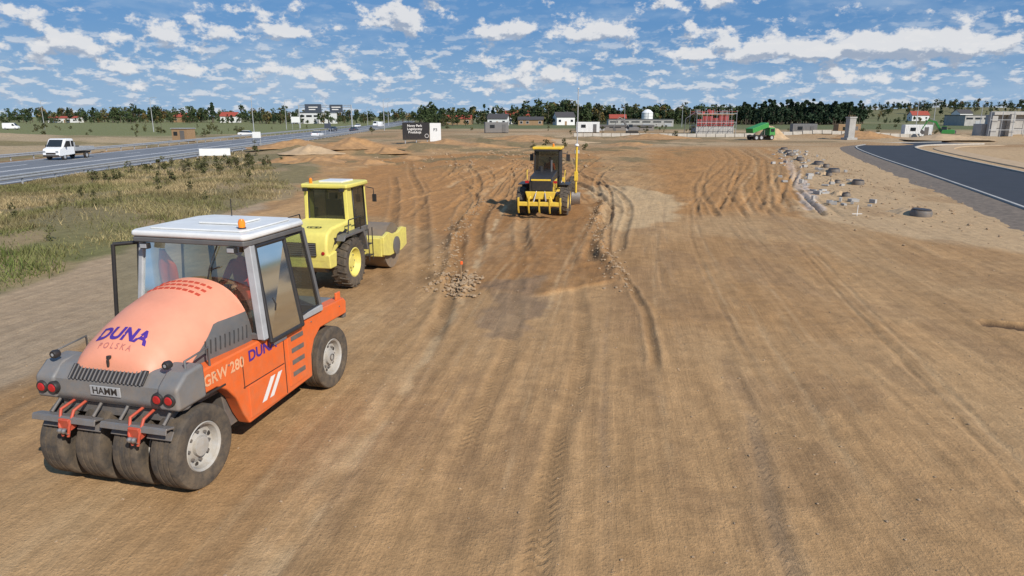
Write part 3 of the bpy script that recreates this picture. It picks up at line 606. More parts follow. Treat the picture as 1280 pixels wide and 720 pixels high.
# ------------------------------------------------------------------ lugged wheel
def wheel_lug(par,xc,y,r,w,side,rimmat,n=20):
    e=[(.55*r,-w*.40),(.70*r,-w*.5),(.90*r,-w*.48),(.95*r,-w*.38),(.95*r,0),(.95*r,w*.38),(.90*r,w*.48),(.70*r,w*.5),(.55*r,w*.40)]
    lathe('tyre',e,M['rubber'],par,(xc,y,r),seg=40)
    v=[];f=[]
    for k in range(n):
        for s in (-1,1):
            t0=2*math.pi*(k+(.5 if s>0 else 0))/n; o=len(v)
            for (tt,xx) in ((0,0),(.10,0),(.36,s*w*.5),(.24,s*w*.5)):
                for rr_ in (.92*r,1.0*r):
                    t=t0+tt*2.2*(2*math.pi/n)*.55; q=rr_-(.03*r if abs(xx)>0 else 0); v.append((xc+xx,y+q*math.cos(t),r+q*math.sin(t)))
            f+=[(o+1,o+3,o+5,o+7),(o,o+2,o+3,o+1),(o+2,o+4,o+5,o+3),(o+4,o+6,o+7,o+5),(o+6,o,o+1,o+7)]
    mesh_obj('tread_lugs',v,f,M['rubber'],par,smooth=0)
    s=side
    lathe('rim',[(.58*r,s*w*.42),(.54*r,s*w*.44),(.50*r,s*w*.3),(.42*r,s*w*.12),(.25*r,s*w*.12),(.22*r,s*w*.22),(.001,s*w*.24)],rimmat,par,(xc,y,r),seg=32)
    for k in range(8):
        t=k*math.pi/4; lathe('wheel_nut',[(.022,s*w*.12),(.022,s*w*.17),(.001,s*w*.17)],M['dgrey'],par,(xc,y+.33*r*math.cos(t),r+.33*r*math.sin(t)),seg=6)
def drum_roller():
    P=empty('single_drum_roller',(-5.42,19.35,0),11.5); P.scale=(.93,.95,.97); Yw=M['yellow']
    for s in (-1,1): wheel_lug(P,s*.80,0,.76,.50,s,M['yellow'])
    prism('rear_frame',[(-1.05,.75),(-1.05,1.15),(.9,1.2),(1.2,1.0),(1.2,.6),(.6,.55),(-.8,.6)],'x',-.50,.50,M['dgrey'],P)
    prism('engine_hood',[(-1.28,.95),(-1.33,1.45),(-1.20,1.78),(-.9,1.92),(.45,1.98),(.45,1.15),(.0,1.5),(-.75,1.2)],'x',-.78,.78,Yw,P,bevel=.09)
    prism('hood_lower',[(-1.25,.80),(-1.30,1.2),(-.8,1.25),(-.85,.80)],'x',-.84,.84,Yw,P,bevel=.04)
    box('rear_grille',0,-1.335,1.35,.9,.03,.38,M['black'],P)
    for q in range(6): box('grille_slat',0,-1.352,1.2+q*.06,.88,.02,.02,M['dgrey'],P)
    for s in (-1,1):
        lathe('tail_lamp',[(.001,-.02),(.05,-.015),(.055,.02)],M['redlens'],P,(s*.65,-1.31,1.25),axis='y',seg=14)
        prism('fender',[(-.75,1.50),(-.65,1.66),(.7,1.66),(.85,1.40),(.98,1.0),(.9,.97),(.78,1.30),(.62,1.58),(-.6,1.58)],'x',s*.79,s*1.06,M['dgrey'],P)
        tg=[(-1.0,1.30),(-.82,1.52),(-.86,1.62),(-.70,1.60),(-.62,1.70),(-.45,1.74),(-.25,1.70),(-.05,1.76),(.1,1.70),(-.1,1.62),(-.35,1.60),(-.45,1.50),(-.60,1.54),(-.72,1.42),(-.86,1.42)]
        mesh_obj('decal',[(s*.786,a,b) for a,b in tg],[tuple(range(len(tg)))],M['black'],P,smooth=0)
        tube('handrail',[(s*1.0,.55,1.66),(s*1.02,.50,2.05),(s*1.02,-.30,2.05),(s*1.0,-.35,1.66)],.02,M['black'],P)
    decal('rear_decal','@',.5,lambda a,b:(a+.25,-.95+.28*b,1.932+b*.02) ,M['black'],P,.01)
    cz1=2.90
    taper('cab_base',-.70,.70,.35,1.75,1.30,-.72,.72,.30,1.78,1.62,M['dgrey'],P)
    for (x,y) in ((-.68,.36),(.68,.36),(-.68,1.72),(.68,1.72)):
        w=.12 if y<1 else .08
        taper('cab_pillar',x-w/2,x+w/2,y-.05,y+.05,1.6,x*.95-w/2,x*.95+w/2,y*.98-.05,y*.98+.05,cz1,Yw,P)
    for s in (-1,1): taper('cab_side_panel',*sorted((s*.655,s*.70)),.36,.78,1.6,*sorted((s*.62,s*.665)),.38,.76,cz1,Yw,P)
    g=M['glassd']
    def pane(n,q): mesh_obj(n,q,[(0,1,2,3)],g,P,smooth=0)
    pane('rear_window',[(-.66,.34,1.62),(.66,.34,1.62),(.62,.36,2.88),(-.62,.36,2.88)])
    tube('rear_window_frame',[(-.60,.33,1.68),(.60,.33,1.68),(.57,.35,2.84),(-.57,.35,2.84)],.03,M['black'],P,cyc=True)
    pane('front_window',[(-.66,1.74,1.62),(.66,1.74,1.62),(.62,1.70,2.88),(-.62,1.70,2.88)])
    for s in (-1,1):
        pane('side_window',[(s*.69,.8,1.62),(s*.69,1.72,1.62),(s*.645,1.70,2.88),(s*.645,.8,2.88)]); tube('door_frame',[(s*.70,.82,1.45),(s*.70,1.66,1.45),(s*.655,1.64,2.86),(s*.655,.82,2.86)],.025,M['black'],P,cyc=True)
    prism('cab_roof',[(-.76,.22),(.76,.22),(.80,.5),(.78,1.75),(.68,1.92),(-.68,1.92),(-.78,1.75),(-.80,.5)],'z',2.88,3.01,Yw,P,bevel=.045)
    box('headliner',0,1.05,2.85,1.3,1.3,.04,M['dgrey'],P)
    box('roof_ac_unit',0,1.1,3.03,.8,.8,.06,M['white'],P,bevel=.02)
    box('seat_back',0,.85,2.15,.5,.14,.7,M['black'],P); box('seat',0,1.05,1.85,.5,.5,.14,M['black'],P); box('dashboard',0,1.5,1.95,.8,.25,.35,M['black'],P); box('headrest',0,.85,2.6,.25,.1,.18,M['black'],P)
    tube('steering_wheel',[(.18*math.cos(t),1.35+.14*math.sin(t),2.15+.1*math.sin(t)) for t in np.linspace(0,6.28,16)[:-1]],.015,M['black'],P,cyc=True)
    lathe('beacon',[(.05,0),(.05,.12),(.02,.16),(.001,.16)],M['amber'],P,(-.5,.4,3.01),axis='z',seg=12)
    for x in (-.6,.6): box('work_lamp',x,.20,2.84,.15,.08,.1,M['black'],P)
    for s in (-1,1):
        tube('mirror_arm',[(s*.75,1.7,2.8),(s*.92,1.85,2.75),(s*.94,1.85,2.5)],.015,M['black'],P); box('mirror',s*.95,1.85,2.45,.14,.05,.24,M['black'],P)
        box('access_step',s*.95,1.15,.75,.25,.35,.03,M['black'],P); box('access_step',s*.93,1.15,1.1,.22,.35,.03,M['black'],P)
        tube('step_rail',[(s*1.05,1.0,.6),(s*1.05,1.0,1.6)],.018,M['black'],P); tube('step_rail',[(s*1.05,1.3,.6),(s*1.05,1.3,1.6)],.018,M['black'],P)
    box('articulation_joint',0,1.55,.72,.5,.8,.35,M['dgrey'],P)
    d=2.95
    prism('front_frame_cross',[(1.85,.55),(1.85,1.15),(2.12,1.2),(2.12,.5)],'x',-1.12,1.12,Yw,P,bevel=.03)
    prism('front_frame_beam',[(3.78,.55),(3.78,1.18),(3.98,1.18),(4.0,.6)],'x',-1.12,1.12,Yw,P,bevel=.03)
    for s in (-1,1):
        prism('drum_side_frame',[(1.86,.60),(1.86,1.18),(2.3,1.30),(2.75,1.16),(3.2,1.16),(3.6,1.28),(3.99,1.20),(3.99,.62),(3.5,.50),(2.4,.50)],'x',s*1.09,s*1.20,Yw,P,bevel=.02)
        lathe('drum_bearing',[(.30,s*1.205),(.30,s*1.24),(.16,s*1.27),(.001,s*1.27)],M['dgrey'],P,(0,d,.75),seg=24)
    lathe('drum',[(.001,-1.02),(.45,-1.02),(.68,-1.04),(.75,-1.05),(.75,1.05),(.68,1.04),(.45,1.02),(.001,1.02)],mat_basic('dusty_drum_steel',(.20,.165,.13),.6,metal=.2,dust=.6,bump=.2),P,(0,d,.75),seg=64)
    box('drum_scraper',0,2.16,.85,2.1,.04,.2,M['dgrey'],P)
    return P
drum_roller()
def grader():
    P=empty('motor_grader',(1.55,34.0,0),9); Yw=M['gyellow']; r=.70
    for s in (-1,1):
        for y in (0,1.55): wheel_lug(P,s*1.05,y,r,.42,s,M['gyellow'],18)
        box('tandem_case',s*.74,.78,.72,.22,2.0,.42,Yw,P,bevel=.04)
        wheel_lug(P,s*1.03,6.5,r,.38,s,M['gyellow'],18)
    box('rear_axle',0,.78,.75,1.4,.3,.3,M['dgrey'],P)
    box('rear_frame',0,.5,1.0,.9,2.8,.3,M['dgrey'],P)
    prism('engine_hood',[(-1.05,1.1),(-1.05,1.75),(-.85,1.98),(1.55,2.12),(1.55,1.1)],'x',-.56,.56,M['black'],P,bevel=.05)
    for s in (-1,1):
        box('hood_side_panel',s*.57,.1,1.45,.03,1.9,.55,Yw,P); 
        for q in range(5): box('hood_louvre',s*.59,.1,1.3+q*.08,.02,.9,.03,M['black'],P)
        box('fuel_tank_step',s*.85,1.55,1.35,.4,.7,.15,M['black'],P)
        tube('handrail',[(s*.95,1.1,1.45),(s*.97,1.1,2.1),(s*.97,1.5,2.1)],.02,Yw,P)
        box('fender',s*1.05,.78,1.50,.46,1.5,.04,M['black'],P)
        box('tail_lamp_bracket',s*.68,-1.0,1.72,.18,.06,.12,M['redlens'],P)
    prism('rear_bumper_plate',[(-.62,.92),(.62,.92),(.74,1.28),(-.74,1.28)],'y',-1.28,-1.06,Yw,P,bevel=.03)
    box('radiator_grille',0,-1.075,1.55,.84,.03,.45,M['black'],P); box('grille_cap',0,-1.08,1.82,.95,.04,.08,Yw,P)
    lathe('exhaust',[(.05,0),(.05,.55),(.06,.6)],M['dgrey'],P,(.3,.9,2.05),axis='z',seg=12)
    lathe('air_intake',[(.12,0),(.12,.25),(.001,.3)],M['black'],P,(-.25,1.1,2.05),axis='z',seg=12)
    for s in (-1,1):
        tube('ripper_link',[(s*.42,-1.15,1.15),(s*.62,-1.55,.72)],.05,Yw,P); tube('ripper_lower_link',[(s*.35,-1.1,.85),(s*.55,-1.55,.60)],.05,Yw,P)
        tube('ripper_cylinder',[(s*.2,-1.2,1.3),(s*.3,-1.5,.80)],.04,M['steel'],P)
    box('ripper_beam',0,-1.62,.74,2.1,.18,.20,Yw,P,bevel=.03)
    for x in (-1.0,-.5,0,.5,1.0):
        prism('ripper_shank',[(-1.75,1.04),(-1.54,1.04),(-1.58,.5),(-1.45,.28),(-1.56,.28),(-1.72,.5)],'x',x-.035,x+.035,Yw,P,bevel=.01)
    taper('cab_base',-.62,.62,1.6,2.9,1.2,-.66,.66,1.58,2.95,1.55,M['black'],P)
    for x in (-.64,.64):
        for y in (1.62,2.25,2.9): tube('cab_post',[(x,y,1.5),(x*.97,y,3.12)],.045,M['black'],P)
    g=M['glassd']
    for q in ([(-.64,1.6,1.55),(.64,1.6,1.55),(.62,1.6,3.1),(-.62,1.6,3.1)],[(-.64,2.92,1.55),(.64,2.92,1.55),(.62,2.92,3.1),(-.62,2.92,3.1)],[(.65,1.6,1.55),(.65,2.9,1.55),(.63,2.9,3.1),(.63,1.6,3.1)],[(-.65,1.6,1.55),(-.65,2.9,1.55),(-.63,2.9,3.1),(-.63,1.6,3.1)]):
        mesh_obj('cab_glass',q,[(0,1,2,3)],g,P,smooth=0)
    box('cab_rear_panel',0,1.57,1.75,1.2,.03,.35,M['black'],P)
    box('cab_roof',0,2.25,3.20,1.50,1.65,.14,Yw,P,bevel=.05); box('roof_front_lamps',0,1.42,3.10,1.2,.06,.1,M['black'],P)
    lathe('beacon',[(.05,0),(.05,.12),(.02,.16),(.001,.16)],M['amber'],P,(.3,1.8,3.27),axis='z',seg=12)
    box('seat_back',0,2.45,2.05,.5,.14,.7,M['black'],P); box('seat',0,2.25,1.72,.5,.5,.14,M['black'],P); box('dash',0,2.78,1.8,.4,.15,.4,M['black'],P)
    person('grader_driver',P,(.1,2.2,1.86),R(170),M['vest'])
    prism('gooseneck_frame',[(2.9,1.0),(2.9,1.55),(3.6,2.0),(5.0,1.95),(6.4,1.25),(7.1,1.2),(7.1,.85),(6.2,.85),(4.9,1.6),(3.8,1.65),(3.2,1.0)],'x',-.17,.17,Yw,P,bevel=.03)
    box('front_axle',0,6.5,.75,1.8,.25,.2,M['dgrey'],P); box('front_counterweight',0,7.2,1.0,.9,.3,.5,Yw,P)
    lathe('blade_circle',[(.55,-.05),(.75,-.05),(.75,.05),(.55,.05),(.55,-.05)],Yw,P,(0,4.1,.85),axis='z',seg=32)
    mb=[(.0,.06),(-.10,.22),(-.13,.42),(-.08,.64),(-.02,.72),(-.0,.72),(-.06,.60),(-.10,.42),(-.07,.22),(.03,.06)]
    prism('mouldboard',[(4.1+a,b) for a,b in mb],'x',-1.45,1.6,M['steel'],P,bevel=0)
    tube('grade_control_mast',[(1.35,4.05,.7),(1.35,4.05,3.2)],.06,Yw,P); lathe('receiver',[(.001,0),(.12,.02),(.12,.08),(.05,.14),(.001,.14)],M['letter'],P,(1.35,4.05,3.2),axis='z',seg=16)
    box('mast_clamp',1.35,4.05,1.6,.2,.2,.5,Yw,P)
    for s in (-1,1):
        tube('blade_lift_cylinder',[(s*.35,4.3,2.15),(s*.6,4.1,.9)],.06,M['steel'],P)
        tube('mirror_arm',[(s*.66,2.9,2.9),(s*.95,3.0,2.85)],.02,M['black'],P); box('mirror',s*.97,3.0,2.65,.2,.05,.35,M['black'],P)
grader()
# ------------------------------------------------------------------ road vehicles
def rwheel(P,x,y,r=.33,w=.22):
    s=1 if x>0 else -1
    lathe('wheel_tyre',[(.6*r,-w/2),(.95*r,-w/2),(r,-w*.3),(r,w*.3),(.95*r,w/2),(.6*r,w/2)],M['black'],P,(x,y,r),seg=20)
    lathe('wheel_rim',[(.6*r,s*w*.42),(.3*r,s*w*.3),(.001,s*w*.4)],M['galv'],P,(x,y,r),seg=16)
def car(name,x,y,head,paint,van=False):
    P=empty(name,(x,y,.035),head)
    if van: prof=[(-2.5,.35),(-2.55,1.0),(-2.45,2.15),(-2.2,2.3),(1.2,2.3),(1.9,1.35),(2.45,1.1),(2.55,.6),(2.5,.35)]
    else: prof=[(-2.1,.35),(-2.18,.7),(-2.1,.98),(-1.6,1.05),(1.0,.98),(1.9,.82),(2.15,.65),(2.15,.35)]
    prism('body',prof,'x',-.88,.88,paint,P,bevel=.10)
    if van:
        for s in (-1,1): prism('side_glass',[(.7,1.3),(.7,2.0),(1.15,2.0),(1.7,1.35)],'x',s*.885,s*.89,M['dglass'],P,bevel=0)
        mesh_obj('windscreen',[(-.75,1.92,1.38),(.75,1.92,1.38),(.7,1.29,2.2),(-.7,1.29,2.2)],[(0,1,2,3)],M['dglass'],P,loc=(0,.02,.02),smooth=0)
    else:
        taper('glasshouse',-.80,.80,-1.75,.95,1.0,-.62,.62,-1.15,.25,1.42,M['dglass'],P,bevel=.05); taper('roof',-.64,.64,-1.2,.28,1.41,-.58,.58,-1.05,.15,1.47,paint,P,bevel=.02)
    for sx in (-.8,.8):
        for sy in (-1.35,1.35) if not van else (-1.6,1.6): rwheel(P,sx,sy)
        box('headlamp',sx*.8,2.14 if not van else 2.5,.72,.28,.08,.14,M['letter'],P); box('tail_lamp',sx*.85,-2.16 if not van else -2.53,.85,.2,.06,.15,M['redlens'],P)
def flatbed():
    P=empty('flatbed_truck',(-50.8,80.0,.035),183); w=M['carwhite']
    prism('cab',[(.6,.55),(.6,1.1),(.62,2.15),(.75,2.28),(1.75,2.30),(1.98,2.2),(2.55,1.38),(3.05,1.22),(3.2,.95),(3.22,.45),(2.9,.4)],'x',-.98,.98,w,P,bevel=.09)
    mesh_obj('windscreen',[(-.86,2.56,1.42),(.86,2.56,1.42),(.78,2.02,2.16),(-.78,2.02,2.16)],[(0,1,2,3)],M['dglass'],P,loc=(0,.03,.03),smooth=0)
    for s in (-1,1):
        prism('side_window',[(1.2,1.4),(1.25,2.05),(1.85,2.05),(2.35,1.42)],'x',s*.984,s*.99,M['dglass'],P,bevel=0)
        prism('rear_side_window',[(.7,1.4),(.72,2.05),(1.12,2.05),(1.08,1.4)],'x',s*.984,s*.99,M['dglass'],P,bevel=0)
        rwheel(P,s*.85,2.35,.36,.24); rwheel(P,s*.85,-1.4,.36,.24); box('headlamp',s*.74,3.2,.92,.32,.08,.22,M['galv'],P); box('mirror',s*1.15,2.2,1.5,.14,.1,.3,M['black'],P)
        box('bed_side',s*.98,-1.15,1.12,.04,3.3,.42,M['galv'],P)
    box('grille',0,3.21,.72,1.1,.06,.2,M['black'],P); box('bumper',0,3.22,.47,1.8,.1,.2,M['black'],P)
    box('chassis',0,-1.0,.65,.8,3.8,.2,M['black'],P); box('bed_floor',0,-1.15,.88,1.98,3.3,.08,M['dgrey'],P); box('tailgate',0,-2.8,1.12,1.98,.04,.42,M['galv'],P); box('headboard',0,.48,1.4,1.98,.05,.95,M['galv'],P)
    box('cargo',0.2,-.6,1.2,1.0,1.2,.5,M['dgrey'],P)
flatbed()
car('parked_car',-61.5,163,95,M['carwhite']); car('car',-44.5,160,2,M['carwhite']); car('car',-57.5,225,183,M['cardark'])
car('van',-57,305,3,M['carwhite'],True); car('van',-180,252,80,M['carwhite'],True); car('car',-66,300,183,M['carwhite']); car('car',-48.5,215,3,M['cardark']); car('van',-64,330,183,M['carwhite'],True)
# ------------------------------------------------------------------ signs, poles
def billboard():
    P=empty('site_billboard',(-15.6,121,hz(-15.6,121)-.1),-4)
    box('black_panel',-1.0,0,2.3,4.6,.12,2.9,M['black'],P); box('white_panel',2.35,0,2.0,1.9,.12,3.3,M['cwhite'],P)
    for i,(s_,z) in enumerate((('Nowy Park',3.2),('Logistyczny',2.65),('Produkcja',2.1))): decal('lettering',s_,.55,lambda a,b,z=z:(-1.2+a,-.07,z+b),M['letter'],P,.01)
    lathe('emblem',[(.28,0),(.34,0)],M['letter'],P,(.85,-.07,1.5),axis='y',seg=24); decal('lettering','P3',.7,lambda a,b:(2.35+a,-.07,2.5+b),M['black'],P,.01)
    for x in (-2.9,-1,.9,2.8): tube('post',[(x,.15,0),(x,.15,3.4)],.09,M['galv'],P)
billboard()
def board(name,x,y,w,h,z0,head,mat,nposts=2):
    P=empty(name,(x,y,hz(x,y)),head); box('panel',0,0,z0+h/2,w,.08,h,mat,P)
    for i in range(nposts):
        px=-w*.4+i*w*.8/(nposts-1); tube('post',[(px,.1,-.2),(px,.1,z0+h*.9)],.05,M['galv'],P)
board('information_sign',-34.2,80,3.3,.8,.35,-20,M['cwhite'])
board('direction_sign',-38,104,1.2,.9,1.6,-5,M['cwhite']); board('direction_sign',-77,250,3,2,2.5,-5,M['cwhite']); board('direction_sign',-46,175,1.6,1.2,1.8,-5,M['cardark'])
gy=empty('overhead_sign_gantry',(-76,285,0),-2)
for x in (-10,11): lathe('column',[(.28,0),(.22,9.2)],M['galv'],gy,(x,0,0),axis='z',seg=12)
for z in (8.2,9.0): tube('truss_chord',[(-10,0,z),(11,0,z)],.13,M['galv'],gy)
for k in range(14): tube('truss_brace',[(-10+k*1.5,0,8.2),(-9.25+k*1.5,0,9.0)],.07,M['galv'],gy)
box('sign_panel',-4.2,-.25,7.7,6.6,.15,3.4,M['cardark'],gy); box('sign_panel',5.0,-.25,7.7,5.2,.15,3.0,M['cardark'],gy)
for x in (-4.2,5.0):
    box('sign_border_text',x,-.34,8.2,3.6,.02,.35,M['letter'],gy,bevel=0); box('sign_border_text',x-.4,-.34,7.3,2.6,.02,.35,M['letter'],gy,bevel=0)
def lamp(x,y,h=9,arm=1.5):
    P=empty('street_lamp',(x,y,0)); lathe('pole',[(.13,0),(.07,h)],M['galv'],P,axis='z',seg=10); tube('arm',[(0,0,h-.05),(arm*.5,0,h+.25),(arm,0,h+.3)],.05,M['galv'],P); box('lantern',arm+.25,0,h+.28,.7,.28,.12,M['galv'],P)
for x,y,h in ((-170,255,10),(-110,215,10),(-60,330,9),(-75,365,9),(-43,236,10),(-70,190,10),(-82,255,10),(-51,290,10),(48,300,9),(75,310,9),(160,240,9),(118,205,9),(135,225,9)): lamp(x,y,h)
pp=empty('survey_mast',(8.6,92,0)); lathe('pole',[(.08,0),(.06,8.2)],M['galv'],pp,axis='z',seg=10); lathe('cap',[(.12,0),(.12,.12),(.001,.14)],M['letter'],pp,(0,0,8.2),axis='z',seg=10); box('base',0,0,.2,.6,.6,.4,M['concrete'],pp)
# ------------------------------------------------------------------ buildings
def house(name,x,y,w,d,h,rh,wall,roof,head=0,wins=3,floors=1,door=True):
    P=empty(name,(x,y,hz(x,y)-.05),head)
    box('walls',0,0,h/2,w,d,h,wall,P,bevel=0)
    prism('roof',[(-d/2-.4,h-.02),(-d/2-.4,h+.12),(0,h+rh+.12),(d/2+.4,h+.12),(d/2+.4,h-.02),(0,h+rh-.1)],'x',-w/2-.4,w/2+.4,roof,P,bevel=0)
    for s in (-1,1): mesh_obj('gable',[(s*w/2,-d/2,h),(s*w/2,d/2,h),(s*w/2,0,h+rh-.1)],[(0,1,2)],wall,P,smooth=0)
    for fl in range(floors):
        z=h/floors*(fl+.55)
        for i in range(wins):
            px=-w/2+w*(i+.5)/wins
            if door and fl==0 and i==wins//2: box('door',px,-d/2-.02,1.05,1.1,.08,2.1,M['wood'],P,bevel=0); continue
            box('window_frame',px,-d/2-.02,z,1.5,.06,1.4,M['cwhite'],P,bevel=0); box('window',px,-d/2-.055,z,1.3,.03,1.2,M['dglass'],P,bevel=0)
        for s in (-1,1): box('window',s*(w/2+.03),0,z,.05,1.3,1.3,M['dglass'],P,bevel=0)
    box('chimney',w*.2,.6,h+rh+.1,.6,.6,1.1,M['roofdark'],P,bevel=0)
house('white_house',-7,362,10,8,3.4,2.4,M['cwhite'],M['roofdark'],8)
house('red_roofed_house',3,430,14,10,4.5,3.5,M['cwhite'],M['roofred'],-6,4)
house('farm_building',10,372,13,7,2.8,1.6,M['wood'],M['roofdark'],4,4)
house('brick_house',28,380,10,8,4.2,2.6,M['cwhite'],M['roofdark'],-12)
house('farm_building',-30,400,14,8,3.2,2.0,M['wood'],M['roofred'],4,4)
house('red_roofed_house',-208,520,12,9,4.5,3,M['cwhite'],M['roofred'],4); house('cottage',-330,520,22,8,3.2,1.4,M['cwhite'],M['roofred'],4,6)
house('cottage',-252,540,12,8,4,3,M['wood'],M['roofred'],4); house('cottage',60,400,9,8,3.4,2.2,M['wood'],M['roofred'],4)
house('cottage',300,520,12,8,4,3,M['cwhite'],M['roofred'],4); house('cottage',345,540,12,8,4,3,M['cwhite'],M['roofdark'],-14)
def hall(name,x,y,w,d,h,head,wall):
    P=empty(name,(x,y,hz(x,y)-.05),head); box('walls',0,0,h/2,w,d,h,wall,P,bevel=0); box('parapet',0,0,h+.2,w+.3,d+.3,.4,M['dgrey'],P,bevel=0)
    n=int(w/5)
    for i in range(n):
        px=-w/2+w*(i+.5)/n; box('strip_window',px,-d/2-.03,h*.72,w/n*.75,.08,h*.18,M['dglass'],P,bevel=0)
        if i%2: box('roller_door',px,-d/2-.03,h*.25,w/n*.6,.1,h*.45,M['galv'],P,bevel=0)
hall('warehouse',-128,455,25,15,6.6,8,M['cwhite']); hall('low_shed',35,240,26,6,1.5,2,M['mgrey'])
hall('low_shed',60,330,30,8,3.0,2,M['concrete']); hall('warehouse',240,360,30,14,5,-8,M['concrete'])
hut=empty('site_hut',(-61.5,131,0),12); box('walls',0,0,1.35,3.2,2.4,2.3,M['wood'],hut); box('roof',0,0,2.55,3.5,2.7,.12,M['galv'],hut); box('door',.6,-1.22,1.2,.9,.06,1.9,M['dgrey'],hut); box('window',-.8,-1.22,1.6,.8,.06,.7,M['dglass'],hut); box('skid',0,0,.12,3.0,2.0,.2,M['black'],hut)
def cabin(x,y,head,mat):
    P=empty('site_container',(x,y,hz(x,y)),head); box('shell',0,0,1.45,6,2.4,2.6,mat,P)
    for i in range(18): box('corrugation',-2.9+i*.34,-1.215,1.45,.12,.04,2.3,mat,P,bevel=0)
    box('door',1.8,-1.25,1.2,.9,.06,2.0,M['dgrey'],P); box('window',-1.2,-1.25,1.7,1.2,.06,.8,M['dglass'],P); box('skid',0,0,.09,5.8,2.0,.16,M['black'],P)
for a in ((97,168,10,M['cwhite']),(86,180,-5,M['wood']),(132,190,0,M['cwhite']),(74,178,5,M['mgrey']),(20,185,4,M['cwhite']),(-4,180,-8,M['mgrey'])): cabin(*a)
sl=empty('grain_silo',(73,380,0)); lathe('body',[(3,0),(3,6.5),(1.4,8),(.001,8.3)],M['cwhite'],sl,axis='z',seg=28)
for z in (1.5,3,4.5,6): lathe('band',[(3.02,z),(3.06,z+.05),(3.02,z+.1)],M['galv'],sl,axis='z',seg=28)
tube('ladder',[(0,-3.1,0),(0,-3.1,6.6)],.12,M['galv'],sl)
def formwork():
    P=empty('bridge_abutment_formwork',(49.5,172,.2),-6)
    box('concrete_base',0,1,1.2,9.6,3.5,2.4,M['concrete'],P,bevel=.03)
    for i in range(7):
        hgt=[1.6,2.4,2.4,1.9,2.6,2.6,1.4][i]
        box('red_formwork_panel',-4.0+i*1.33,-.85,2.2+hgt/2,1.22,.16,hgt,M['fred'],P,bevel=.03); 
        for z in (2.6,3.4): box('waler',-4.0+i*1.33,-1.0,z,1.3,.12,.1,M['dgrey'],P,bevel=0)
    box('deck',0,1,4.9,9,4,.18,M['wood'],P)
    for x in np.linspace(-5,5,9):
        tube('scaffold_post',[(x,-1.5,0),(x,-1.5,5.9)],.05,M['galv'],P); tube('scaffold_post',[(x,3.2,0),(x,3.2,6.2)],.05,M['galv'],P)
    for z in (1.5,3.1,5.1,5.6): tube('scaffold_rail',[(-5,-1.5,z),(5,-1.5,z)],.045,M['fred' if z>5.3 else 'galv'],P); tube('scaffold_rail',[(-5,3.2,z),(5,3.2,z)],.045,M['fred'],P)
    for k in range(4): tube('scaffold_brace',[(-5+k*2.5,-1.5,0),(-2.5+k*2.5,-1.5,3)],.04,M['galv'],P)
    for k in range(12): box('rebar_stack',random.uniform(-4.5,3.5),random.uniform(0,2),5.2+random.random()*.6,random.uniform(.6,1.6),.5,random.uniform(.3,1.0),M['fred'] if k%2 else M['dgrey'],P)
    tube('crane_jib',[(-7.5,0,0),(-7.2,0,4),(-5.0,0,5.4)],.10,M['dgrey'],P)
formwork()
def pier(x,y,w,h,name='concrete_pier'):
    P=empty(name,(x,y,0),random.uniform(-8,8)); box('footing',0,0,.25,w*1.6,w*1.6,.5,M['concrete'],P); box('shaft',0,0,h/2+.4,w,w,h,M['concrete'],P,bevel=.06); box('cap',0,0,h+.5,w*1.15,w*1.15,.25,M['concrete'],P)
    for a in (-.3,0,.3): 
        for b in (-.3,.3): tube('rebar',[(a*w,b*w,h),(a*w,b*w,h+1.0)],.03,M['wood'],P)
pier(69,143,1.4,4.0)
def abut(x,y,head):
    P=empty('concrete_bridge_abutment',(x,y,0),head)
    prism('wall',[(-7,0),(-7,3.2),(-4.5,3.2),(-4.5,5.0),(3,5.0),(3,4.2),(8,4.2),(12,2.0),(12,0)],'y',-1.2,1.2,M['concrete'],P,bevel=.05)
    box('pillar',-5.6,-2.2,2.4,1.2,1.2,4.8,M['concrete'],P); box('pillar',-1.5,-2.2,2.6,1.0,1.0,5.2,M['concrete'],P); box('bearing_beam',-1,-1.6,5.3,9,1.4,.6,M['concrete'],P)
    for i in range(9): tube('rebar',[(-4+i*.8,0,5),(-4+i*.8,0,6.1)],.04,M['wood'],P)
    box('formwork',5,-1.4,2.6,3,.2,2.4,M['gyellow'],P)
    for i in range(5): tube('scaffold_post',[(-7+i*2.6,-3.2,0),(-7+i*2.6,-3.2,5.8)],.06,M['galv'],P)
    for z in (2,4,5.6): tube('scaffold_rail',[(-7,-3.2,z),(3.4,-3.2,z)],.05,M['galv'],P)
abut(104,147,-6)
bx=empty('concrete_box_culvert',(113,158,0),-8); box('box',0,0,3.4,9,5,2.6,M['concrete'],bx); box('base',0,0,1.1,10,6,2.2,M['concrete'],bx); box('opening',0,-2.52,3.3,5,.08,1.6,M['dglass'],bx)
bar=empty('concrete_barrier',(0,0,0))
v=[];f=[];pr=[(-.3,0),(-.3,.15),(-.1,.8),(.1,.8),(.3,.15),(.3,0)]
for i in range(36):
    x0=14+i*2.1; y0=158-.06*i*2; z0=hz(x0+1,y0)-.05; o=len(v)
    for xx in (x0,x0+2.0): v+=[(xx,y0+a,z0+b) for a,b in pr]
    f+=[(o,o+1,o+2,o+3,o+4,o+5),tuple(o+6+k for k in (5,4,3,2,1,0))]+[(o+k,o+(k+1)%6,o+6+(k+1)%6,o+6+k) for k in range(6)]
mesh_obj('segments',v,f,M['kerb'],bar,smooth=0)
